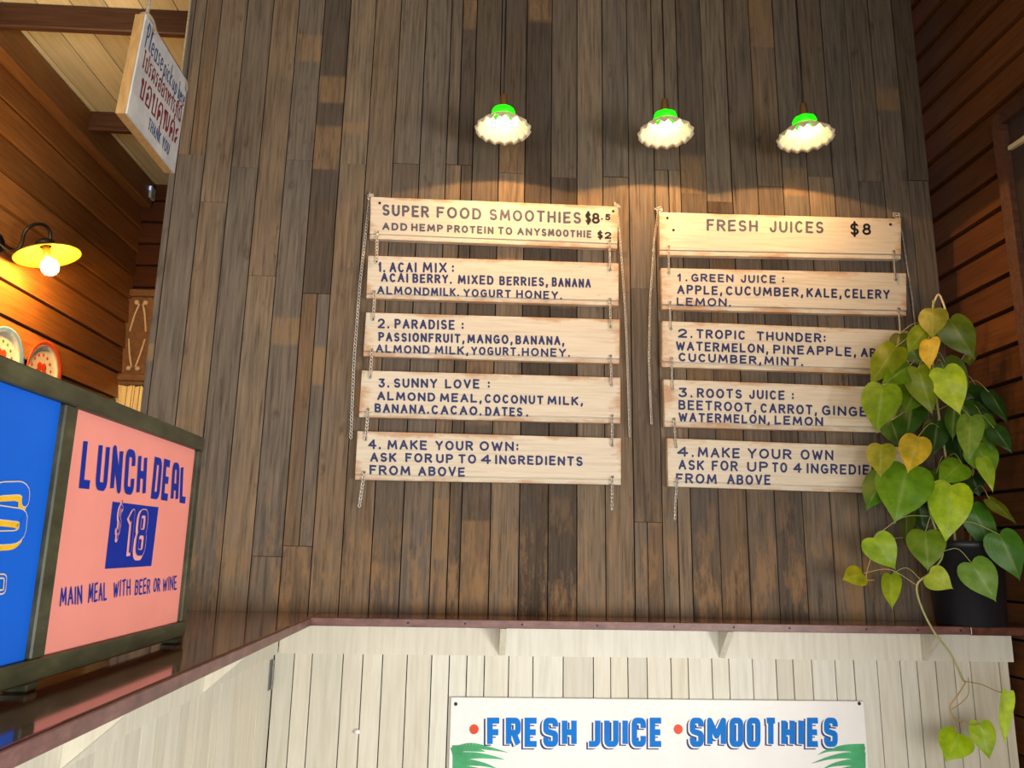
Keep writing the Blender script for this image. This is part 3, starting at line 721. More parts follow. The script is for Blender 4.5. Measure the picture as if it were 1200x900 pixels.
# ------------------------------------------------------------------ menu boards
YF, YK = -.034, -.004
def z6(x, y): return (400 + x / 3.3333, 220 + y / 3.3333)
def zz7(x, y): return (400 + x / 3.3333, 410 + y / 3.3333)
def zz8(x, y): return (750 + x / 3.3333, 230 + y / 3.3333)
def zz9(x, y): return (750 + x / 3.3333, 410 + y / 3.3333)
def menu_board(corners, zf, lines, holes, label, group, head=False):
    tl, tr, br, bl = [onY(px, py, YF) for px, py in corners]
    c = (tl + br) / 2
    t = thing('menu_board', (c.x, YK, bl.z), label, 'menu board', group)
    bm = bmesh.new()
    def lerp(f): return bl.lerp(tl, f), br.lerp(tr, f)
    def slab(f0, f1, yf):
        a, b = lerp(f0); d, e = lerp(f1)
        hexa(bm, [(a.x, yf, a.z), (b.x, yf, b.z), (e.x, yf, e.z), (d.x, yf, d.z), (a.x, YK, a.z), (b.x, YK, b.z), (e.x, YK, e.z), (d.x, YK, d.z)])
    h = (tl - bl).length
    slab(.115, 1, YF); slab(0, .095, YF + .003); slab(.09, .12, YF + .008)
    bevel(bm, .0012)
    link('panel', bm, M_BOARD, t)
    pl_ = lambda u, v, e=0: Vector((u, YF - .0008 - e, v))
    groups = {}
    for (word, x0, x1, y0, y1, cap, *m) in lines:
        mt = m[0] if m else ('head' if head else 'navy'); groups.setdefault((mt, x0, y0), []).append((word, x0, x1, y0, y1, cap))
    for (mt, _x, _y), ws in groups.items():
        bm = bmesh.new()
        for (word, x0, x1, y0, y1, cap) in ws:
            q = [(p.x, p.z) for p in (onY(*zf(*s), YF) for s in ((x0, y0), (x1, y1), (x1, y1 - cap), (x0, y0 - cap)))]
            tt = {'head': .0043, 'navy': .0040, 'black': .0042}[mt] * (1.15 if cap > 40 else 1) * (0.9 if cap < 34 else 1)
            write(bm, word, q, tt, pl_, G, .03, .32, True, seed=int(x0 * 7 + y0))
        link({'head': 'lettering', 'navy': 'lettering', 'black': 'price'}[mt], bm, {'head': M_GREYBLUE, 'navy': M_NAVY, 'black': M_BLACK}[mt], t, recalc=False)
    for hx, hy in holes:
        p = onY(*zf(hx, hy), YF); bm = bmesh.new()
        bmesh.ops.create_cone(bm, cap_ends=True, segments=12, radius1=.0062, radius2=.005, depth=.004, matrix=Matrix.Translation((p.x, YF - .0008, p.z)) @ Matrix.Rotation(math.pi / 2, 4, 'X'))
        link('nail', bm, M_NAIL, t)
    return t
def base(y0, y1, x0, x1):
    """baseline of one line as a function of x."""
    return lambda x: y0 + (y1 - y0) * (x - x0) / (x1 - x0)
def line(y0, y1, x0, x1, cap, *words, m=None):
    f = base(y0, y1, x0, x1)
    return [(w, a, b, f(a), f(b), cap) + ((m,) if m else ()) for w, a, b in words]
GA, GBN = 'smoothie menu boards on the left', 'juice menu boards on the right'
menu_board([z6(115, 35), z6(1080, 73), z6(1078, 237), z6(110, 198)], z6,
    line(110, 141, 160, 937, 45, ('SUPER', 160, 343), ('FOOD', 372, 547), ('SMOOTHIES', 578, 937)) +
    line(139, 143, 953, 1015, 42, ('$', 953, 976), ('8', 978, 1010), m='black') + line(126, 130, 1017, 1052, 26, ('.', 1014, 1020), ('5', 1030, 1052), m='black') +
    line(165, 197, 160, 977, 30, ('ADD', 160, 258), ('HEMP', 273, 398), ('PROTEIN', 413, 595), ('TO', 611, 668), ('ANY', 687, 777), ('SMOOTHIE', 782, 977)) +
    line(199, 201, 1000, 1055, 28, ('$', 1000, 1022), ('2', 1028, 1055), m='black'),
    [(150, 60), (142, 172), (1062, 92), (1048, 208)], 'weathered cream board headed SUPER FOOD SMOOTHIES, top of the left stack', GA, True)
menu_board([z6(105, 265), z6(1083, 295), z6(1083, 460), z6(97, 430)], z6,
    line(330, 333, 145, 440, 40, ('1.', 145, 172), ('ACAI', 188, 295), ('MIX', 318, 412), (':', 430, 442)) +
    line(368, 391, 155, 975, 36, ('ACAI', 155, 262), ('BERRY.', 278, 432), ('MIXED', 455, 595), ('BERRIES,', 617, 808), ('BANANA', 822, 975)) +
    line(416, 437, 140, 862, 32, ('ALMOND', 140, 345), ('MILK.', 350, 460), ('YOGURT', 477, 663), ('HONEY.', 683, 862)),
    [(138, 291), (130, 405), (1050, 322), (1050, 435)], 'weathered cream board lettered ACAI MIX, second of the left stack', GA)
menu_board([z6(97, 487), z6(1087, 515), (726, 426), (425.5, 417)], z6,
    line(550, 556, 142, 480, 38, ('2.', 142, 188), ('PARADISE', 208, 443), (':', 468, 480)) +
    line(600, 616, 145, 872, 36, ('PASSIONFRUIT,', 145, 482), ('MANGO,', 492, 670), ('BANANA,', 680, 872)) +
    line(645, 662, 135, 893, 33, ('ALMOND', 135, 345), ('MILK,', 365, 497), ('YOGURT.', 507, 697), ('HONEY.', 705, 893)),
    [(125, 515), (120, 633), (1052, 543), (1052, 657)], 'weathered cream board lettered PARADISE, third of the left stack', GA)
menu_board([zz7(80, 80), zz7(1090, 108), zz7(1090, 287), zz7(68, 262)], zz7,
    line(147, 153, 145, 583, 37, ('3.', 145, 188), ('SUNNY', 205, 375), ('LOVE', 405, 540), (':', 570, 582)) +
    line(197, 218, 140, 945, 35, ('ALMOND', 140, 367), ('MEAL,', 385, 550), ('COCONUT', 560, 790), ('MILK,', 805, 945)) +
    line(245, 262, 130, 730, 36, ('BANANA', 130, 328), ('.', 335, 342), ('CACAO.', 352, 548), ('DATES', 562, 708), ('.', 722, 729)),
    [(113, 107), (105, 232), (1056, 137), (1058, 257)], 'weathered cream board lettered SUNNY LOVE, fourth of the left stack', GA)
menu_board([zz7(63, 317), zz7(1092, 345), zz7(1093, 527), zz7(52, 507)], zz7,
    line(388, 397, 105, 692, 38, ('4.', 105, 155), ('MAKE', 180, 335), ('YOUR', 367, 515), ('OWN:', 540, 692)) +
    line(437, 454, 113, 943, 37, ('ASK', 113, 215), ('FOR', 250, 355), ('UP', 370, 437), ('TO', 457, 527), ('4', 545, 585), ('INGREDIENTS', 600, 943)) +
    line(488, 496, 110, 483, 38, ('FROM', 110, 270), ('ABOVE', 300, 483)),
    [(95, 350), (90, 478), (1058, 373), (1059, 497)], 'weathered cream board lettered MAKE YOUR OWN with colon, lowest of the left stack', GA)
menu_board([zz8(75, 62), zz8(1020, 88), zz8(1020, 245), zz8(78, 228)], zz8,
    line(136, 146, 260, 717, 46, ('FRESH', 260, 460), ('JUICES', 505, 717)) + line(152, 152, 820, 902, 46, ('$', 820, 855), ('8', 868, 902), m='black'),
    [(107, 85), (131, 132), (112, 196), (978, 110), (990, 216)], 'weathered cream board headed FRESH JUICES, top of the right stack', GBN, True)
menu_board([zz8(82, 280), zz8(1040, 300), zz8(1042, 465), zz8(87, 440)], zz8,
    line(333, 341, 145, 565, 32, ('1.', 145, 185), ('GREEN', 200, 365), ('JUICE', 392, 530), (':', 553, 565)) +
    line(382, 402, 145, 975, 36, ('APPLE,', 145, 322), ('CUCUMBER,', 335, 638), ('KALE,', 650, 788), ('CELERY', 798, 975)) +
    line(428, 432, 143, 355, 33, ('LEMON.', 143, 355)),
    [(113, 298), (117, 414), (998, 325), (1010, 440)], 'weathered cream board lettered GREEN JUICE, second of the right stack', GBN)
menu_board([zz8(88, 487), (1064, 387.5), (1066, 439.5), zz9(87, 65)], zz8,
    line(552, 573, 148, 725, 36, ('2.', 148, 205), ('TROPIC', 220, 412), ('THUNDER:', 455, 725)) +
    line(602, 630, 140, 930, 36, ('WATERMELON,', 140, 502), ('PINEAPPLE,', 520, 845), ('APPLE,', 862, 1030)) +
    line(645, 664, 150, 637, 34, ('CUCUMBER,', 150, 475), ('MINT.', 485, 637)),
    [(121, 517), (123, 633), (1018, 540)], 'weathered cream board lettered TROPIC THUNDER, third of the right stack', GBN)
menu_board([zz9(92, 115), (1067, 455), (1069, 507.5), zz9(97, 300)], zz9,
    line(185, 197, 150, 602, 37, ('3.', 150, 205), ('ROOTS', 222, 398), ('JUICE', 425, 565), (':', 591, 602)) +
    line(233, 262, 150, 890, 38, ('BEETROOT,', 150, 455), ('CARROT,', 470, 692), ('GINGER', 710, 928)) +
    line(280, 298, 150, 715, 36, ('WATERMELON,', 150, 508), ('LEMON', 525, 715)),
    [(128, 150), (133, 270)], 'weathered cream board lettered ROOTS JUICE, fourth of the right stack', GBN)
menu_board([zz9(107, 345), (1070, 524.5), (1071, 579.5), zz9(110, 533)], zz9,
    line(418, 432, 145, 755, 40, ('4.', 145, 210), ('MAKE', 225, 390), ('YOUR', 420, 592), ('OWN', 627, 755)) +
    line(468, 490, 150, 905, 40, ('ASK', 150, 250), ('FOR', 280, 382), ('UP', 418, 500), ('TO', 515, 575), ('4', 598, 632), ('INGREDIENTS', 650, 1005)) +
    line(522, 529, 140, 510, 40, ('FROM', 140, 300), ('ABOVE', 340, 510)),
    [(141, 378), (146, 505)], 'weathered cream board lettered MAKE YOUR OWN without colon, lowest of the right stack', GBN)

# ------------------------------------------------------------------ chains
def chain(pts, label, group, y=YF - .006, knot=False, pitch_=.0135):
    P = [onY(px, py, y) for px, py in pts]
    bm = bmesh.new(); seg = []
    for a, b in zip(P, P[1:]): seg.append((a, b, (b - a).length))
    tot = sum(s[2] for s in seg); n = max(2, round(tot / pitch_)); i = 0
    def at(d):
        for a, b, l in seg:
            if d <= l: return a.lerp(b, d / l), (b - a).normalized()
            d -= l
        return seg[-1][1], (seg[-1][1] - seg[-1][0]).normalized()
    def linkmesh(c, d, k, jig=0.0):
        side = d.cross(Vector((0, 1, 0))).normalized(); nrm = Vector((0, 1, 0))
        w = (side if k % 2 else nrm) * .75 + (nrm if k % 2 else side) * .66
        w = (w - d * w.dot(d)).normalized()
        u = d.cross(w); ring = []
        for j in range(8):
            a = 2 * math.pi * j / 8; o_ = d * math.cos(a) * .0092 + w * math.sin(a) * .0058
            nn = (d * math.cos(a) * .6 + w * math.sin(a)).normalized()
            ring.append([bm.verts.new(c + o_ + nn * 0.0021 * math.cos(b) + u * .0021 * math.sin(b)) for b in (0, math.pi / 2, math.pi, 3 * math.pi / 2)])
        for j in range(8):
            A, B = ring[j], ring[(j + 1) % 8]
            for q in range(4): bm.faces.new((A[q], A[(q + 1) % 4], B[(q + 1) % 4], B[q]))
    for i in range(n):
        c, d = at(tot * (i + .5) / n); linkmesh(c, d, i)
    if knot:
        for i in range(9):
            d = Vector((rnd.uniform(-1, 1), rnd.uniform(-.3, .3), rnd.uniform(-1, 1))).normalized()
            linkmesh(P[0] + Vector((rnd.uniform(-.010, .012), rnd.uniform(-.004, .002), rnd.uniform(-.010, .012))), d, i)
    o = link('hanging_chain', bm, M_STEEL, None, True)
    tag(o, label, 'chain', group)
    return o
GL, GR = 'chains of the left menu stack', 'chains of the right menu stack'
nm = ['SUPER FOOD SMOOTHIES', 'ACAI MIX', 'PARADISE', 'SUNNY LOVE', 'lowest smoothie']
lc = [((442, 271), (441.4, 308)), ((439, 341), (437.5, 375)), ((436, 409.6), (434, 442.5)), ((431.5, 479.6), (428.5, 515.5))]
rc = [((714.4, 282), (715, 317)), ((715, 350), (715.6, 383.5)), ((715.6, 417), (716.8, 451.5)), ((717.4, 487), (717.4, 522.5))]
for i in range(4):
    chain(lc[i], 'left chain joining the %s and %s boards' % (nm[i], nm[i + 1]), GL)
    chain(rc[i], 'right chain joining the %s and %s boards' % (nm[i], nm[i + 1]), GL)
chain([(427, 553), (424.5, 570), (421, 594)], 'loose steel chain dangling below the left end of the lowest smoothie board', GL)
chain([(717.4, 559), (717.2, 575), (717, 598)], 'loose steel chain dangling below the right end of the lowest smoothie board', GL)
chain([(433.5, 231), (429, 270), (422, 330), (415, 420), (411, 514)], 'long slack steel chain outside the left edge of the smoothie boards', GL, -.012, True)
chain([(723, 241.5), (727.5, 290), (732.5, 360), (735.5, 430), (738, 512)], 'long slack steel chain hanging outside the right edge of the smoothie boards', GL, -.012, True)
nm = ['FRESH JUICES', 'GREEN JUICE', 'TROPIC THUNDER', 'ROOTS JUICE', 'lowest juice']
lc = [((783.6, 288), (784, 320)), ((785, 354), (786.3, 385.5)), ((787, 419.6), (788.4, 455.5)), ((790, 491), (792.3, 524))]
for i in range(4): chain(lc[i], 'left chain joining the %s and %s boards' % (nm[i], nm[i + 1]), GR)
for i, s in enumerate([((1047, 294.5), (1049.4, 328)), ((1053, 362), (1055.4, 392))]):
    chain(s, 'right chain joining the %s and %s boards' % (nm[i], nm[i + 1]), GR)
chain([(793.6, 561), (791.5, 590), (791, 609)], 'loose steel chain dangling below the left end of the lowest juice board', GR)
chain([(771.5, 247), (766.5, 285), (762, 350), (760.5, 420), (763.5, 497)], 'long slack steel chain hanging outside the left edge of the juice boards', GR, -.012, True)
chain([(1051, 254), (1057, 272), (1063, 310), (1069, 350), (1072.5, 380), (1074, 410)], 'long slack steel chain hanging outside the right edge of the juice boards', GR, -.012, True)
bm = None

# ------------------------------------------------------------------ FRESH JUICE SMOOTHIES sign on the bar front
YS = YBF - .016
def zs(x, y): return (500 + x / 2.1818, 800 + y / 2.1818)
tl, tr = onY(528.4, 819.7, YS), onY(1012.4, 819.3, YS)
zt = (tl.z + tr.z) / 2; zb = zt - .62
t = thing('juice_sign', ((tl.x + tr.x) / 2, YBF, zb), 'white panel lettered FRESH JUICE SMOOTHIES in blue, screwed to the white bar front', 'sign')
bm = bmesh.new(); box(bm, (tl.x, YS, zb), (tr.x, YBF - .0005, zt)); bevel(bm, .002); link('panel', bm, M_SIGNW, t)
pz = lambda d: (lambda u, v, e=0: Vector((u, YS - d - e, v)))
def qy(*pp): return [(q.x, q.z) for q in (onY(px, py, YS) for px, py in pp)]
wl = [('FRESH', 152, 383), ('JUICE', 405, 606), ('SMOOTHIES', 670, 1050)]
for nme, m_, d_, wide, sh in (('letter_shadow', M_DNAVY, .0006, .0012, (-.0070, -.0052)), ('letter_outline', M_SIGNW, .0011, .0012, (-.001, -.001)), ('letter_fill', M_SKY, .0016, -.0012, (.002, .001))):
    for w_, a, b in wl:
        bm = bmesh.new()
        write(bm, w_, qy(zs(a, 166), zs(b, 166), zs(b, 89), zs(a, 89)), .0112, pz(d_), GB, .0, .20, False, shift=sh, wide=wide, inset=.0112, cell=.0085)
        link(nme, bm, m_, t, recalc=False)
for a in (121, 643):
    q = onY(*zs(a, 119), YS); bm = bmesh.new()
    poly(bm, [(q.x + .0165 * math.cos(k * math.pi / 12), q.z + .0165 * math.sin(k * math.pi / 12)) for k in range(24)], pz(.0006)); link('dot', bm, M_ORANGE, t, recalc=False)
# painted palm fronds, left and right, as tapering leaf strokes
def frond(bm, pts_top, pts_bot, d):
    for (a, b), (c, e) in zip(zip(pts_top, pts_top[1:]), zip(pts_bot, pts_bot[1:])):
        poly(bm, [a, b, e, c], pz(d))
bm = bmesh.new()
def stroke(bm, pts, w0, w1, d=.0006):
    P = smooth_pts([(p[0], 0, p[1]) for p in qy(*[zs(*p) for p in pts])], 6); n = len(P) - 1
    for i in range(n):
        a, b = P[i], P[i + 1]; dr = (b - a).normalized(); nn = Vector((-dr.z, 0, dr.x))
        wa = w0 + (w1 - w0) * i / n; wb = w0 + (w1 - w0) * (i + 1) / n
        LIFT[0] = (LIFT[0] + 1) % 37; poly(bm, [((a - nn * wa).x, (a - nn * wa).z), ((b - nn * wb).x, (b - nn * wb).z), ((b + nn * wb).x, (b + nn * wb).z), ((a + nn * wa).x, (a + nn * wa).z)], pz(d + LIFT[0] * 1e-5))
for e in ([(64, 178), (110, 162), (160, 168), (206, 178)], [(66, 190), (120, 186), (165, 190), (198, 196)], [(66, 205), (110, 204), (150, 210), (180, 220)], [(66, 222), (110, 222), (150, 228), (175, 240)], [(66, 245), (120, 240), (150, 250), (165, 262)], [(66, 172), (90, 168), (130, 172), (150, 176)]):
    stroke(bm, e, .0155, .0006)
link('palm_frond', bm, M_GREENP, t, recalc=False); bm = bmesh.new()
for e in ([(1120, 176), (1080, 168), (1030, 172), (1000, 184)], [(1122, 190), (1075, 186), (1030, 192), (985, 206)], [(1122, 206), (1080, 204), (1040, 210), (1010, 222)], [(1122, 222), (1080, 222), (1040, 230), (1015, 240)], [(1122, 245), (1080, 242), (1050, 250)], [(1120, 168), (1075, 166), (1040, 170), (1020, 174)]):
    stroke(bm, e, .0155, .0006)
link('palm_frond', bm, M_GREENP, t, recalc=False)
for px, py in ((534, 825), (1007, 824.5)):
    q = onY(px, py, YS); bm = bmesh.new()
    bmesh.ops.create_cone(bm, cap_ends=True, segments=12, radius1=.0065, radius2=.004, depth=.004, matrix=Matrix.Translation((q.x, YS - .002, q.z)) @ Matrix.Rotation(math.pi / 2, 4, 'X'))
    link('screw', bm, M_NAIL, t)

# ------------------------------------------------------------------ pendant lamps
def pendant(c, label, tilt):
    t = thing('pendant_lamp', (c.x, c.y, c.z), label, 'pendant lamp', 'scalloped pendant lamps over the menu boards')
    bm = bmesh.new()
    NS = 16
    def wob(r, z, a, j):
        k = max(0, (r - .070) / .037); s = math.cos(NS * a)
        return r + .0045 * k * s, z + .0062 * k * s
    prof = [(.040, .058), (.052, .050), (.068, .037), (.084, .023), (.097, .010), (.107, -.002), (.1075, -.0045), (.096, .007), (.083, .019), (.067, .033), (.051, .046), (.039, .054), (.040, .058)]
    lathe(bm, prof, (0, 0, 0), 96, wob=wob)
    sh = link('shade', bm, M_OPAL, None, True); sh.parent = t
    bm = bmesh.new(); lathe(bm, [(.0405, .057), (.046, .063), (.047, .072), (.043, .083), (.031, .091), (.014, .095), (.012, .092), (.029, .088), (.040, .081), (.044, .072), (.043, .064), (.038, .0565), (.0405, .057)], (0, 0, 0), 40)
    cr = link('green_crown', bm, M_GREENGLASS, None, True); cr.parent = t; tag(cr, 'glowing green glass crown')
    bm = bmesh.new(); lathe(bm, [(.0, .0955), (.016, .0955), (.017, .105), (.014, .145), (.006, .158), (.0, .158)], (0, 0, 0), 20)
    lathe(bm, [(.0, .062), (.013, .062), (.014, .090), (.0, .090)], (0, 0, 0), 16)
    so = link('socket', bm, M_BRASS, None, True); so.parent = t
    l = bpy.data.lights.new('lamp_light', 'SPOT'); l.energy = SPOT_W; l.color = (1.0, 0.53, 0.18); l.spot_size = math.radians(151); l.spot_blend = .06; l.shadow_soft_size = .012
    lo = bpy.data.objects.new('lamp_light', l); COL.objects.link(lo); lo.parent = t; lo.location = (0, 0, -.004)
    bm = bmesh.new(); ball(bm, (0, 0, .030), .027, 20, 14, (1, 1, 1.1)); bu = link('bulb', bm, M_BULB, None, True); bu.parent = t
    bm = bmesh.new(); tube(bm, [(0, 0, .156), (0.001, 0, .4), (0, 0, ZTOP - c.z - .012)], .0032, 8); lathe(bm, [(0, ZTOP - c.z - .025), (.03, ZTOP - c.z - .022), (.035, ZTOP - c.z), (0, ZTOP - c.z)], (0, 0, 0), 20)
    co = link('cord', bm, M_IRON, None, True); co.parent = t
    t.rotation_euler = (0, 0, tilt)
YP = -.27
pendant(onY(589.5, 152, YP), 'leftmost lit scalloped pendant, over the SUPER FOOD SMOOTHIES board', .1)
pendant(onY(780, 157, YP), 'middle lit scalloped pendant, between the two stacks of boards', .3)
pendant(onY(944, 162, YP), 'rightmost lit scalloped pendant, over the FRESH JUICES board', .5)

# ------------------------------------------------------------------ hanging pick-up sign
XH = -1.15; TH = .022
H = dict(tl=onX(172, 17, XH), tr=onX(220, 97, XH), br=onX(204.5, 203, XH), bl=onX(149, 133, XH))
c = (H['tl'] + H['br']) / 2
t = thing('hanging_sign', (XH, c.y, H['bl'].z), 'small whitewashed pick-up sign with blue and red hand lettering hanging on rope', 'sign')
bm = bmesh.new()
f_ = [H[k] for k in ('bl', 'br', 'tr', 'tl')]
v, fs = hexa(bm, [tuple(p) for p in f_] + [(p.x - TH * .25, p.y, p.z) for p in f_]); link('face_board', bm, M_BLEACH, t)
bm = bmesh.new()
v, fs = hexa(bm, [(p.x - TH * .25 - .0004, p.y, p.z) for p in f_] + [(p.x - TH * 1.7, p.y, p.z) for p in f_]); color_faces(bm, fs, (.6, .5, .5, 1)); tag(link('backing_board', bm, M_EDGEWOOD, t), 'raw orange-brown wood edge')
def hp(d): return lambda u, v, e=0: Vector((XH + d + e, u, v))
hb = [Vector((p.y, p.z)) for p in f_]
def hq(u0, u1, v0, v1, dv=0):
    def m(u, v): return hb[0].lerp(hb[1], u).lerp(hb[3].lerp(hb[2], u), v)
    return [m(u0, v0), m(u1, v0 + dv), m(u1, v1 + dv), m(u0, v1)]
LOW = {
 'a': (.62, [arc(.45, .28, .42, .28, 30, 390, 12), [(.9, .56), (.9, .1), (1.05, 0)]]),
 'c': (.5, [arc(.5, .28, .5, .28, 50, 310, 9)]), 'e': (.55, [[(.05, .27), (.9, .32)] + arc(.5, .28, .45, .28, 15, 315, 10)]),
 'h': (.6, [[(.05, 0), (.12, 1)], [(.08, .3)] + arc(.5, .36, .38, .2, 150, 0, 6) + [(.88, 0)]]),
 'i': (.1, [[(.5, 0), (.5, .52)], [(.5, .72), (.5, .78)]]), 'k': (.55, [[(.05, 0), (.1, 1)], [(.85, .56), (.08, .24), (.9, 0)]]),
 'l': (.25, [[(.1, .1), (.8, .7), (.7, 1), (.3, .8), (.3, .1), (.9, 0)]]), 'p': (.6, [[(.05, -.4), (.12, .55)], arc(.5, .28, .42, .28, 150, -200, 12)]),
 'r': (.4, [[(.1, 0), (.1, .54)], [(.1, .36), (.5, .55), (.95, .5)]]), 's': (.45, [[(.9, .5), (.4, .56), (.15, .42), (.8, .2), (.7, .02), (.05, .04)]]),
 'u': (.6, [[(.05, .55), (.08, .15), (.35, 0), (.75, .12), (.85, .55), (.88, 0)]]),
 'P': (.7, [[(.2, -.05), (.25, 1)], [(.0, .75), (.3, 1.05), (.8, 1), (.95, .72), (.7, .48), (.25, .45)]]),
 # Thai letters, as loops and stems
 'ข': (.7, [arc(.2, .8, .16, .14, 0, 360, 8), [(.36, .8), (.2, .5), (.25, .0), (.85, .0), (.9, 1)]]),
 'อ': (.8, [arc(.25, .45, .15, .13, 0, 360, 8), [(.1, .42), (.1, .0), (.9, .0), (.95, .75), (.7, 1), (.3, 1), (.05, .8)]]),
 'บ': (.8, [arc(.15, .86, .14, .12, 0, 360, 8), [(.22, .75), (.22, 0), (.95, 0), (.95, 1)]]),
 'ค': (.85, [arc(.42, .45, .14, .12, 0, 360, 8), [(.3, .4), (.1, 0), (.05, .7), (.3, 1), (.75, 1), (.95, .75), (.95, 0)]]),
 'ุ': (.02, [[(.85, -.16), (.85, -.42)]]),
 'ณ': (1.1, [arc(.1, .86, .1, .12, 0, 360, 8), [(.15, .75), (.2, 0), (.3, 1), (.55, 1), (.6, .05)], arc(.72, .15, .11, .12, 0, 360, 8), [(.6, .1), (.95, .2), (.98, 1)]]),
 '่': (.02, [[(.6, 1.15), (.6, 1.4)]]),
 'ะ': (.4, [arc(.2, .7, .17, .12, 0, 360, 8), [(.35, .75), (.9, .95)], arc(.2, .2, .17, .12, 0, 360, 8), [(.35, .25), (.9, .45)]]),
 'โ': (.35, [[(.9, 1.3), (.0, 1.35), (.5, 1.0), (.5, .1)], arc(.6, .12, .18, .12, 0, 360, 8)]),
 'ป': (.8, [arc(.15, .86, .14, .12, 0, 360, 8), [(.22, .75), (.22, 0), (.95, 0), (.95, 1.4)]]),
 'ร': (.6, [arc(.5, .12, .16, .12, 0, 360, 8), [(.66, .15), (.6, .65), (.1, .75), (.2, 1), (.9, 1)]]),
 'ด': (.85, [arc(.42, .35, .14, .12, 0, 360, 8), [(.3, .3), (.1, 0), (.05, .7), (.3, 1), (.75, 1), (.95, .75), (.95, 0)]]),
 'า': (.5, [[(.0, .8), (.3, 1), (.8, .95), (.85, 0)]]),
 'ห': (.85, [arc(.1, .86, .12, .12, 0, 360, 8), [(.2, .75), (.2, 0), (.25, .5), (.75, .9), (.95, .75), (.9, 0)], arc(.85, .9, .12, .1, 0, 360, 8)]),
 'ท': (.8, [arc(.1, .86, .12, .12, 0, 360, 8), [(.2, .75), (.2, 0), (.3, .75), (.7, 1), (.95, .8), (.95, 0)]]),
 'ี': (.02, [[(.1, 1.15), (.8, 1.42), (.95, 1.15), (.1, 1.15)]]),
 'น': (.85, [arc(.12, .86, .12, .12, 0, 360, 8), [(.22, .75), (.22, 0), (.3, .1), (.95, .15)], arc(.8, .1, .12, .1, 0, 360, 8), [(.95, 1), (.95, .1)]]),
}
FL = dict(G); FL.update(LOW)
bm = bmesh.new()
write(bm, 'Please', hq(.05, .44, .72, .96), .0030, hp(.0008), FL, .02, .12); write(bm, 'pick', hq(.46, .66, .715, .93), .0028, hp(.0008), FL, .02, .12)
write(bm, 'up', hq(.67, .79, .71, .90), .0028, hp(.0008), FL, .02, .12); write(bm, 'here', hq(.82, .985, .71, .90), .0028, hp(.0008), FL, .02, .12)
tag(link('lettering', bm, M_SCRIPT, t, recalc=False), 'blue hand lettering'); bm = bmesh.new()
write(bm, 'THANK', hq(.36, .62, .085, .20), .0026, hp(.0008), G, .02, .25); write(bm, 'YOU', hq(.66, .82, .085, .20), .0026, hp(.0008), G, .02, .25)
tag(link('lettering', bm, M_SCRIPT, t, recalc=False), 'blue hand lettering')
bm = bmesh.new()
write(bm, 'โปรดรออาหารทีนี', hq(.08, .96, .52, .66), .0030, hp(.0008), FL, .0, .16)
tag(link('lettering', bm, M_RED, t, recalc=False), 'dark red Thai lettering'); bm = bmesh.new()
write(bm, 'ขอบคุณค่ะ', hq(.12, .95, .255, .46), .0042, hp(.0008), FL, .0, .16)
tag(link('lettering', bm, M_RED, t, recalc=False), 'dark red Thai lettering')
bm = bmesh.new()
rp = H['tl'].lerp(H['tr'], .10); r0 = Vector((XH - TH * .8, rp.y, rp.z))
tube(bm, smooth_pts([r0 + Vector((.004, -.02, -.012)), r0 + Vector((-.012, -.014, .014)), r0 + Vector((0, 0, .03)), r0 + Vector((.012, .018, .016)), r0 + Vector((.026, .016, -.024)), r0 + Vector((.03, .012, -.03))], 5), .0075, 8)
tube(bm, [r0 + Vector((0, 0, .028)), r0 + Vector((.002, 0, .3)), (r0.x, r0.y, ZTOP - .001)], .0062, 8)
r1 = H['tl'].lerp(H['tr'], .93); r1 = Vector((XH - TH * .8, r1.y, r1.z))
tube(bm, [r1 + Vector((0, 0, -.002)), r1 + Vector((.002, 0, .3)), (r1.x, r1.y, ZTOP - .001)], .0035, 8)
tube(bm, smooth_pts([r1 + Vector((.024, .012, -.045)), r1 + Vector((.022, .01, -.02)), r1 + Vector((.012, .006, .006)), r1], 4), .004, 6)
link('rope', bm, M_ROPE, t, True)

# ------------------------------------------------------------------ back room: lamp, trays, carved vent, blind, sensor
lf = onX(0, 289, XL + .01)
lc_ = onX(55, 297, XL + .21)
LY = lf.y
t = thing('wall_lamp', (XL + .014, LY, lf.z), 'lit gooseneck wall lamp with yellow saucer shade on the orange-brown wall', 'wall lamp')
def wp(px, py, dx): return onX(px, py, XL + dx)
bm = bmesh.new(); bmesh.ops.create_cone(bm, cap_ends=True, segments=24, radius1=.058, radius2=.048, depth=.02, matrix=Matrix.Translation((XL + .024, LY - .05, lf.z)) @ Matrix.Rotation(math.pi / 2, 4, 'Y')); link('wall_plate', bm, M_IRON, t, True)
S = Vector((lc_.x, lc_.y, lc_.z))
sh = .155
bm = bmesh.new()
tube(bm, smooth_pts([Vector((XL + .03, LY - .05, lf.z)), wp(10, 293.5, .07), wp(20, 292.5, .11), wp(25.5, 285, .13), wp(28, 274, .145), wp(34, 266, .165), wp(44, 262.5, .185), wp(53, 264.5, .20), wp(58.5, 272, .21), wp(59, 282, .21), wp(58, 286, .21)], 5), .009, 10); link('arm', bm, M_IRON, t, True)
ax = (wp(58, 286, .21) - wp(53, 312, .21)).normalized()
Rm = Vector((0, 0, 1)).rotation_difference((ax + Vector((-.30, -.12, 0))).normalized()).to_matrix().to_4x4()
def placed(bm, c): bmesh.ops.transform(bm, matrix=Matrix.Translation(c) @ Rm, verts=bm.verts)
sc = wp(55.5, 299, .21)
bm = bmesh.new(); lathe(bm, [(.030, .052), (.045, .047), (.10, .022), (.150, .002), (.158, -.004), (.156, -.007), (.148, -.003), (.10, .017), (.045, .042), (.028, .046), (.030, .052)], (0, 0, 0), 48); placed(bm, sc); link('shade', bm, M_YSHADE, t, True)
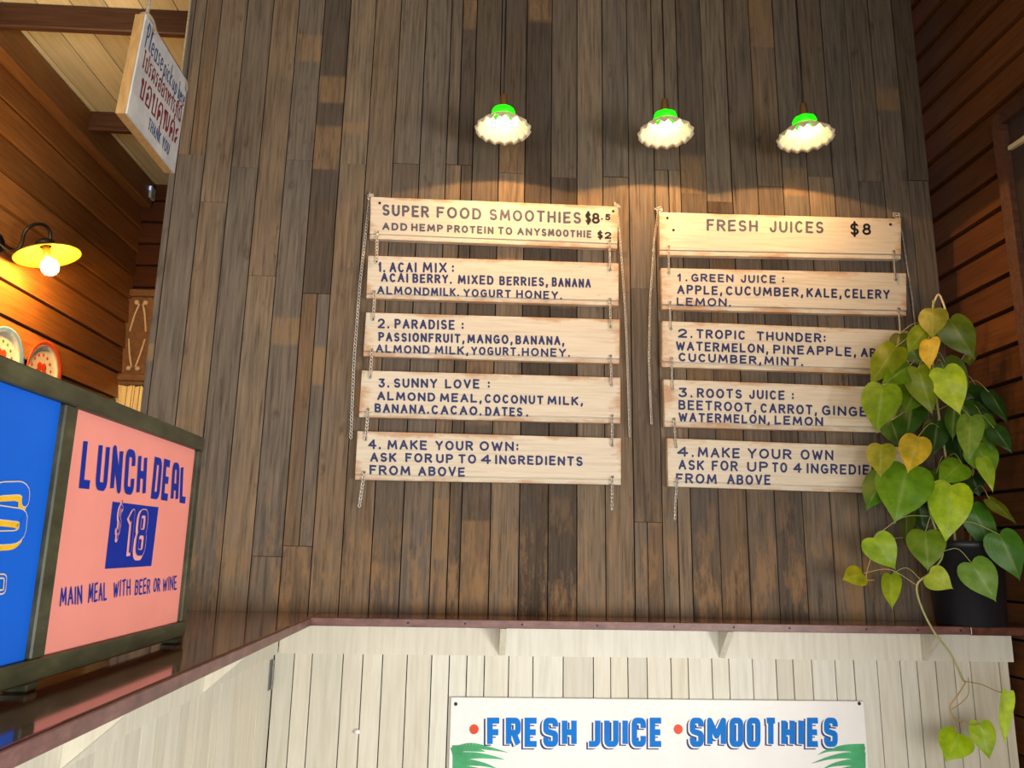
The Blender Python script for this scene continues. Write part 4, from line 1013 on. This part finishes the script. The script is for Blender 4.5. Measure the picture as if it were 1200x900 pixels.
bm = bmesh.new(); lathe(bm, [(.0, .085), (.03, .084), (.045, .070), (.048, .053), (.03, .0525)], (0, 0, 0), 24); placed(bm, sc); link('cap', bm, M_IRON, t, True)
bm = bmesh.new(); lathe(bm, [(.0, .05), (.02, .05), (.021, -.024), (.0, -.024)], (0, 0, 0), 20); placed(bm, sc); link('socket', bm, M_BRASS, t, True)
bm = bmesh.new(); ball(bm, (0, 0, -.066), .042, 20, 14, (1, 1, 1.08)); placed(bm, sc); link('bulb', bm, M_WBULB, t, True)

def tray(px, py, rim, label, R, flower):
    q = onX(px, py, XL + .04)
    t = thing('enamel_tray', (XL + .016, q.y, q.z), label, 'tray', 'enamel trays on the orange-brown wall')
    Rt = Matrix.Translation((XL + .022, q.y, q.z)) @ Matrix.Rotation(math.pi / 2, 4, 'Y')
    def mk(name, prof, m, mis=None):
        bm = bmesh.new(); lathe(bm, prof, (0, 0, 0), 48, mis=mis); bmesh.ops.transform(bm, matrix=Rt, verts=bm.verts); return link(name, bm, m, t, True)
    mk('dish', [(0, .004), (R * .70, .004), (R * .80, .010), (R * .86, .022), (R * .865, .018), (R * .80, .0), (0, 0)], M_TRAY_W)
    mk('rim', [(R * .845, .0205), (R * .95, .026), (R, .027), (R, .023), (R * .95, .021), (R * .845, .016)], rim)
    bm = bmesh.new()
    for k in range(5):
        a = 2 * math.pi * k / 5
        ball(bm, (R * .20 * math.cos(a), R * .20 * math.sin(a), .0045), R * .15, 10, 6, (1, 1, .03))
    bmesh.ops.transform(bm, matrix=Rt, verts=bm.verts); tag(link('painted_flower', bm, flower, t, True), 'painted flower')
    bm = bmesh.new()
    for k in range(14):
        a = 2 * math.pi * k / 14
        ball(bm, (R * .55 * math.cos(a), R * .55 * math.sin(a), .0045), R * .06, 8, 6, (1, 1.0, .03))
    bmesh.ops.transform(bm, matrix=Rt, verts=bm.verts); link('painted_leaves', bm, M_TRAY_GRN if rim is M_TRAY_BLUE else M_ORANGE, t, True)
tray(4, 420, M_TRAY_BLUE, 'round enamel tray with pale blue rim and red flowers, cut by the photo edge', .165, M_TRAY_RED)
tray(51, 436, M_TRAY_RED, 'round enamel tray with orange-red rim, just above the dark sign frame', .175, M_ORANGE)

# carved vent panel
a = onY(139, 340, YB - .02); b = onY(176, 448, YB - .02)
t = thing('carved_panel', (a.x, YB - .016, b.z), 'dark wooden panel with pale diamond fretwork on the far dim wall', 'panel')
x0, x1, z0, z1 = a.x, a.x + .52, b.z, a.z
bm = bmesh.new()
for p, q in (((x0, 0, z0), (x0 + .05, 0, z1)), ((x1 - .05, 0, z0), (x1, 0, z1)), ((x0 + .05, 0, z1 - .05), (x1 - .05, 0, z1)), ((x0 + .05, 0, z0), (x1 - .05, 0, z0 + .05))):
    box(bm, (p[0], YB - .06, p[2]), (q[0], YB - .016, q[2]))
bevel(bm, .005); link('frame', bm, M_PANELW, t)
bm = bmesh.new(); box(bm, (x0 + .05, YB - .028, z0 + .05), (x1 - .05, YB - .02, z1 - .05)); link('back_board', bm, M_PANELW, t)
bm = bmesh.new()
for k in range(2):
    cx = x0 + .175 + k * .17; zm = (z0 + z1) / 2; hh = (z1 - z0) / 2 - .10
    for sz in (1, -1):
        for sx in (1, -1):
            tube(bm, smooth_pts([(cx + sx * .012, YB - .036, zm + sz * hh), (cx + sx * .035, YB - .036, zm + sz * hh * .62), (cx + sx * .055, YB - .036, zm + sz * hh * .12)], 4), .007, 6)
            ball(bm, (cx + sx * .03, YB - .036, zm + sz * (hh + .01)), .018, 8, 6)
tag(link('fretwork', bm, M_LATTICE, t, True), 'pale carved fretwork')
# blind under it
a = onY(134, 449, YB - .03)
t = thing('bamboo_blind', (a.x, YB - .016, a.z - .7), 'pale straw-coloured bamboo blind below the carved panel', 'blind')
bm = bmesh.new()
for k in range(40):
    y = YB - .03 + .004 * math.sin(k * 1.7); x = a.x + .012 * k
    zt_ = a.z - .012 - .012 * rnd.random(); n_ = len(bm.verts)
    tube(bm, [(x, y, a.z - .7), (x + rnd.uniform(-.004, .004), y, zt_)], .0065, 6)
color_faces(bm, bm.faces, (.8, .5, .4, 1)); link('slats', bm, M_BLIND, t)
bm = bmesh.new(); box(bm, (a.x - .01, YB - .045, a.z - .012), (a.x + .5, YB - .017, a.z + .014)); bevel(bm, .003); link('head_rail', bm, M_PANELW, t)
# sensor box
q = onY(175, 226, YB - .06)
t = thing('sensor_box', (q.x, YB - .016, q.z - .09), 'small pale grey box high in the dark far corner, beside the plank wall', 'sensor')
bm = bmesh.new(); box(bm, (q.x - .028, YB - .09, q.z - .045), (q.x + .028, YB - .017, q.z + .045)); bevel(bm, .006, 2); link('housing', bm, M_SENSOR, t)
bm = bmesh.new(); box(bm, (q.x - .022, YB - .094, q.z + .008), (q.x + .022, YB - .0905, q.z + .038)); tag(link('indicator', bm, emis('indicator_light', (.25, .45, 1.0), .9), t), 'bluish lit indicator')

# ------------------------------------------------------------------ potted heartleaf plant
PX = onY(1130, 700, -.12).x
PY = -.143
R0, R1, PH = .112, .136, .30
pt = thing('potted_plant', (PX, PY, ZC), 'trailing heart-leaved green plant in a black pot at the right end of the ledge', 'plant')
bm = bmesh.new(); lathe(bm, [(0, .0), (R0, .0), (R0 + .003, .004), (R1 - .004, PH - .03), (R1, PH - .028), (R1 + .003, PH - .002), (R1, PH), (R1 - .005, PH - .001), (R1 - .008, PH - .03), (0, PH - .03)], (PX, PY, ZC + .0005), 40)
link('pot', bm, M_BLACKPOT, pt, True)
bm = bmesh.new(); lathe(bm, [(0, PH - .022), (R1 - .012, PH - .026)], (PX, PY, ZC), 24); link('soil', bm, M_SOIL, pt, True)
HALF = [(0, 0), (.07, -.045), (.16, -.085), (.27, -.09), (.37, -.05), (.45, .04), (.495, .15), (.50, .27), (.47, .40), (.41, .53), (.325, .65), (.225, .76), (.13, .86), (.055, .94), (.018, .985), (.004, 1.03)]
def s2l(c): return tuple(((x / 255) / 12.92 if x / 255 <= .04045 else ((x / 255 + .055) / 1.055) ** 2.4) for x in c)
def leaf(bp, tp, wpx, col, y0, dy=-.03, fold=.22, curl=.10, yaw=0.0, roll=0.0):
    B, T = onY(*bp, y0), onY(*tp, y0 + dy)
    Ld = T - B; ln = Ld.length; d = Ld / ln
    wid = wpx * (y0 + 3.0) / FOC / max(.35, math.cos(yaw))
    n = (CAM - B).normalized(); n = (n - d * n.dot(d)).normalized()
    n = (Matrix.Rotation(yaw, 3, d) @ n).normalized(); w = d.cross(n).normalized()
    bm = bmesh.new(); vl = bm.verts.layers.float_vector.new('tmp'); K = 5; NH = len(HALF) - 1
    cols = bm.loops.layers.float_color.new('vein'); info = {}
    def V(x, y, u):
        zc_ = -fold * abs(x) ** 1.2 * wid * 1.0 + curl * ln * (1 - (2 * y - .8) ** 2) * .5 - .05 * ln * max(0, y - .75) * 2 + .018 * ln * math.sin(y * 9 + x * 5)
        v = bm.verts.new(B + d * (y * ln) + w * (x * wid) + n * zc_); info[v] = (1 - min(1, abs(u)), y, x); return v
    rows = []
    for i, (hx, hy) in enumerate(HALF):
        ym = max(0, min(1.03, i / NH * 1.03))
        r_ = []
        for k in range(-K, K + 1):
            u = k / K; a_ = abs(u)
            r_.append(V(math.copysign(hx * a_, u), ym + (hy - ym) * a_, u))
        rows.append(r_)
    for A, Bq in zip(rows, rows[1:]):
        for k in range(2 * K):
            try: bm.faces.new((A[k], A[k + 1], Bq[k + 1], Bq[k]))
            except ValueError: pass
    for f in bm.faces:
        for l in f.loops: l[cols] = (*info[l.vert], 1)
    bm.verts.layers.float_vector.remove(vl)
    bmesh.ops.remove_doubles(bm, verts=bm.verts, dist=1e-6)
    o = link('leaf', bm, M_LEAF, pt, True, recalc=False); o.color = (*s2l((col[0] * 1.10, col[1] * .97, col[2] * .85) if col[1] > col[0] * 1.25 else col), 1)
    return B, n, d
def za(x, y): return (960 + x / 3.9125, 330 + y / 3.9125)
def zb(x, y): return (960 + x / 4.7375, 550 + y / 4.7375)
def zc(x, y): return (1000 + x / 4.5, 700 + y / 4.5)
OL, GN, MG, LM, DK, YL = (140, 140, 45), (98, 142, 32), (110, 150, 35), (185, 212, 50), (40, 82, 30), (205, 180, 60)
leaves = [
 (za(524, 128), za(518, 258), 126, (150, 150, 58), -.20, .1), (za(598, 180), za(712, 352), 150, (96, 128, 36), -.18, -.3), (za(495, 215), za(405, 325), 110, (112, 152, 34), -.17, .3),
 (za(505, 268), za(505, 398), 88, YL, -.235, .5), (za(352, 300), za(236, 470), 135, (108, 140, 32), -.17, .2), (za(412, 388), za(288, 474), 120, (92, 140, 30), -.19, .15),
 (za(452, 398), za(518, 605), 140, (108, 145, 30), -.22, -.2), (za(572, 402), za(645, 606), 150, LM, -.27, 0), (za(575, 370), za(688, 482), 120, (88, 108, 30), -.16, -.2),
 (za(292, 478), za(262, 688), 170, (104, 152, 32), -.235, .1), (za(672, 505), za(802, 622), 130, DK, -.13, -.3), (za(775, 508), za(866, 650), 70, (36, 74, 30), -.24, -.7),
 (za(625, 572), za(610, 722), 82, (66, 110, 42), -.17, .4), (za(695, 622), za(685, 822), 112, (116, 165, 72), -.235, .15), (za(745, 618), za(800, 780), 95, (84, 138, 44), -.20, -.3),
 (za(800, 672), za(882, 782), 80, (38, 80, 32), -.27, -.4), (za(725, 755), za(795, 900), 135, (106, 164, 48), -.215, -.25), (za(285, 750), za(280, 892), 126, (150, 152, 44), -.21, .1),
 (za(452, 714), za(408, 870), 136, (205, 178, 55), -.25, 0), (zb(490, -10), zb(420, 290), 240, (98, 158, 34), -.235, .05), (zb(372, 20), zb(262, 222), 140, (62, 118, 26), -.16, .3),
 (zb(735, 92), zb(703, 396), 178, (178, 212, 42), -.27, 0), (zb(650, 25), zb(612, 150), 100, (84, 122, 32), -.18, .2), (zb(790, -30), zb(667, 76), 125, (110, 172, 40), -.21, .2),
 (zb(590, 348), zb(604, 560), 158, (100, 148, 38), -.245, 0), (zb(612, 582), zb(740, 662), 112, (158, 200, 72), -.285, .1), (zb(845, 520), zb(980, 730), 150, (112, 172, 72), -.275, -.1),
 (zb(1000, 362), zb(1115, 612), 150, (66, 130, 44), -.33, -.25), (zb(848, 215), zb(985, 492), 120, (66, 132, 36), -.21, -.25), (zb(920, 285), zb(985, 497), 75, (46, 100, 30), -.18, -.5),
 (zb(942, 168), zb(1095, 298), 52, (104, 116, 30), -.27, -.8), (zb(302, 380), zb(420, 553), 142, (138, 192, 40), -.17, .1), (zb(398, 588), zb(404, 773), 82, (152, 178, 30), -.16, .3),
 (zb(240, 580), zb(132, 612), 95, (160, 162, 34), -.15, .3), (zb(555, 165), zb(582, 342), 125, (38, 74, 22), -.15, .1), (zb(492, 235), zb(480, 430), 64, (66, 92, 26), -.15, .6),
 (zb(905, -60), zb(965, 120), 66, (150, 200, 60), -.24, -.3), (zb(850, 40), zb(890, 150), 80, (34, 70, 26), -.14, -.2),
 (zc(560, 722), zc(488, 863), 134, (142, 198, 30), -.255, .1), (zc(668, 662), zc(718, 852), 98, (148, 202, 34), -.25, -.1), (zc(815, 508), zc(795, 773), 54, (190, 228, 80), -.30, .5),
     (za(455, 470), za(395, 600), 140, (84, 128, 32), -.16, .15), (za(395, 270), za(470, 385), 115, (100, 140, 34), -.15, -.1), (zb(560, 20), zb(530, 230), 150, (58, 104, 28), -.17, .15),
    (za(660, 560), za(720, 690), 120, (52, 96, 34), -.15, -.2), (zb(690, -10), zb(760, 120), 110, (74, 122, 34), -.17, -.2),
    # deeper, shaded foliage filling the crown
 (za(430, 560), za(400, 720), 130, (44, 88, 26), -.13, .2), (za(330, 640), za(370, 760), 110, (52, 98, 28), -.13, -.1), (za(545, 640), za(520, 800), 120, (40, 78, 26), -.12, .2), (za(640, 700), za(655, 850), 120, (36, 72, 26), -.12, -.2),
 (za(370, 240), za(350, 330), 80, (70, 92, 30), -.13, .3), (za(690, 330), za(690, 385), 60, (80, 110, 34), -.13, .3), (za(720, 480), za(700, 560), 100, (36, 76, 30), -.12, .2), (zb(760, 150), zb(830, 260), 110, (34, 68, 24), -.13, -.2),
]
vine = [onY(1120, 640, -.13), onY(1112, 560, -.12), onY(1098, 470, -.11), onY(1092, 400, -.11), onY(1094, 352, -.12)]
vpts = smooth_pts([Vector((PX - .01, PY + .02, ZC + PH - .05))] + vine, 8)
vine2 = smooth_pts([Vector((PX + .03, PY + .01, ZC + PH - .05)), onY(1138, 610, -.13), onY(1140, 540, -.12), onY(1132, 480, -.11), onY(1122, 430, -.11)], 8)
trail = [onY(1112, 620, -.14), onY(1092, 600, -.18), onY(1086, 575, -.22), onY(1090, 600, -.235), onY(1098, 625, -.245), onY(1104.5, 651, -.255), onY(1090, 671, -.262), onY(1074.5, 686, -.262), onY(1080, 712, -.262), onY(1095.5, 742, -.262), onY(1113, 765, -.26), onY(1129, 798, -.26)]
tpts = smooth_pts(trail, 5)
side = smooth_pts([onY(1098, 610, -.14), onY(1070, 628, -.15), onY(1045, 632, -.155), onY(1024, 648, -.155), onY(1015, 677, -.155), onY(1025, 680, -.155)], 5)
for pts, r_, m_ in ((vpts, .0045, M_STEM), (vine2, .0042, M_STEM), (tpts, .0038, M_STEM), (side, .0018, M_STEMDRY)):
    bm = bmesh.new(); tube(bm, pts, r_, 7); link('vine', bm, m_, pt, True)
bm = bmesh.new()
e = onY(1129, 798, -.26)
for s in ([(1129, 798), (1131, 800), (1122, 815), (1113.5, 827), (1116.5, 839), (1122, 843), (1127, 846)], [(1134.5, 794), (1135, 813), (1126, 824), (1115.5, 831)], [(1129, 798), (1134, 799), (1150, 802), (1168, 810), (1181, 813)], [(1116.5, 839), (1117, 846), (1122, 860)], [(1127, 845), (1140, 850), (1148, 848)]):
    tube(bm, smooth_pts([onY(*p, -.26) for p in s], 4), .0017 if s[0] != (1129, 798) or s[2][0] > 1140 else .0026, 6)
tag(link('tendrils', bm, M_STEMDRY, pt, True), 'thin brown tendrils at the hanging end')
allv = vpts + vine2 + tpts
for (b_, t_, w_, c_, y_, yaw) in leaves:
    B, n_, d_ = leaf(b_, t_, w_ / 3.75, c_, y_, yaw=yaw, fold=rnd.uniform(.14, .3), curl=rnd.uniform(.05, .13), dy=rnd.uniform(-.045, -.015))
    if B.z < ZC: continue
    S_ = min(allv, key=lambda q: (q - (B + Vector((0, 0, .05)))).length)
    if (S_ - B).length > .004:
        mid = (S_ + B) / 2 + Vector((0, -.01, .035 * min(1, (S_ - B).length / .12)))
        bm = bmesh.new(); tube(bm, smooth_pts([S_, mid, B + n_ * .004], 5), .0014, 5); link('petiole', bm, M_STEM, pt, True)
bm = bmesh.new(); tube(bm, smooth_pts([onY(1094, 356, -.12), onY(1100, 345, -.12), onY(1107, 360, -.125), onY(1109, 372, -.125)], 4), .004, 6); tag(link('dry_sheath', bm, M_CREAMP, pt, True), 'pale dry sheath at the top')
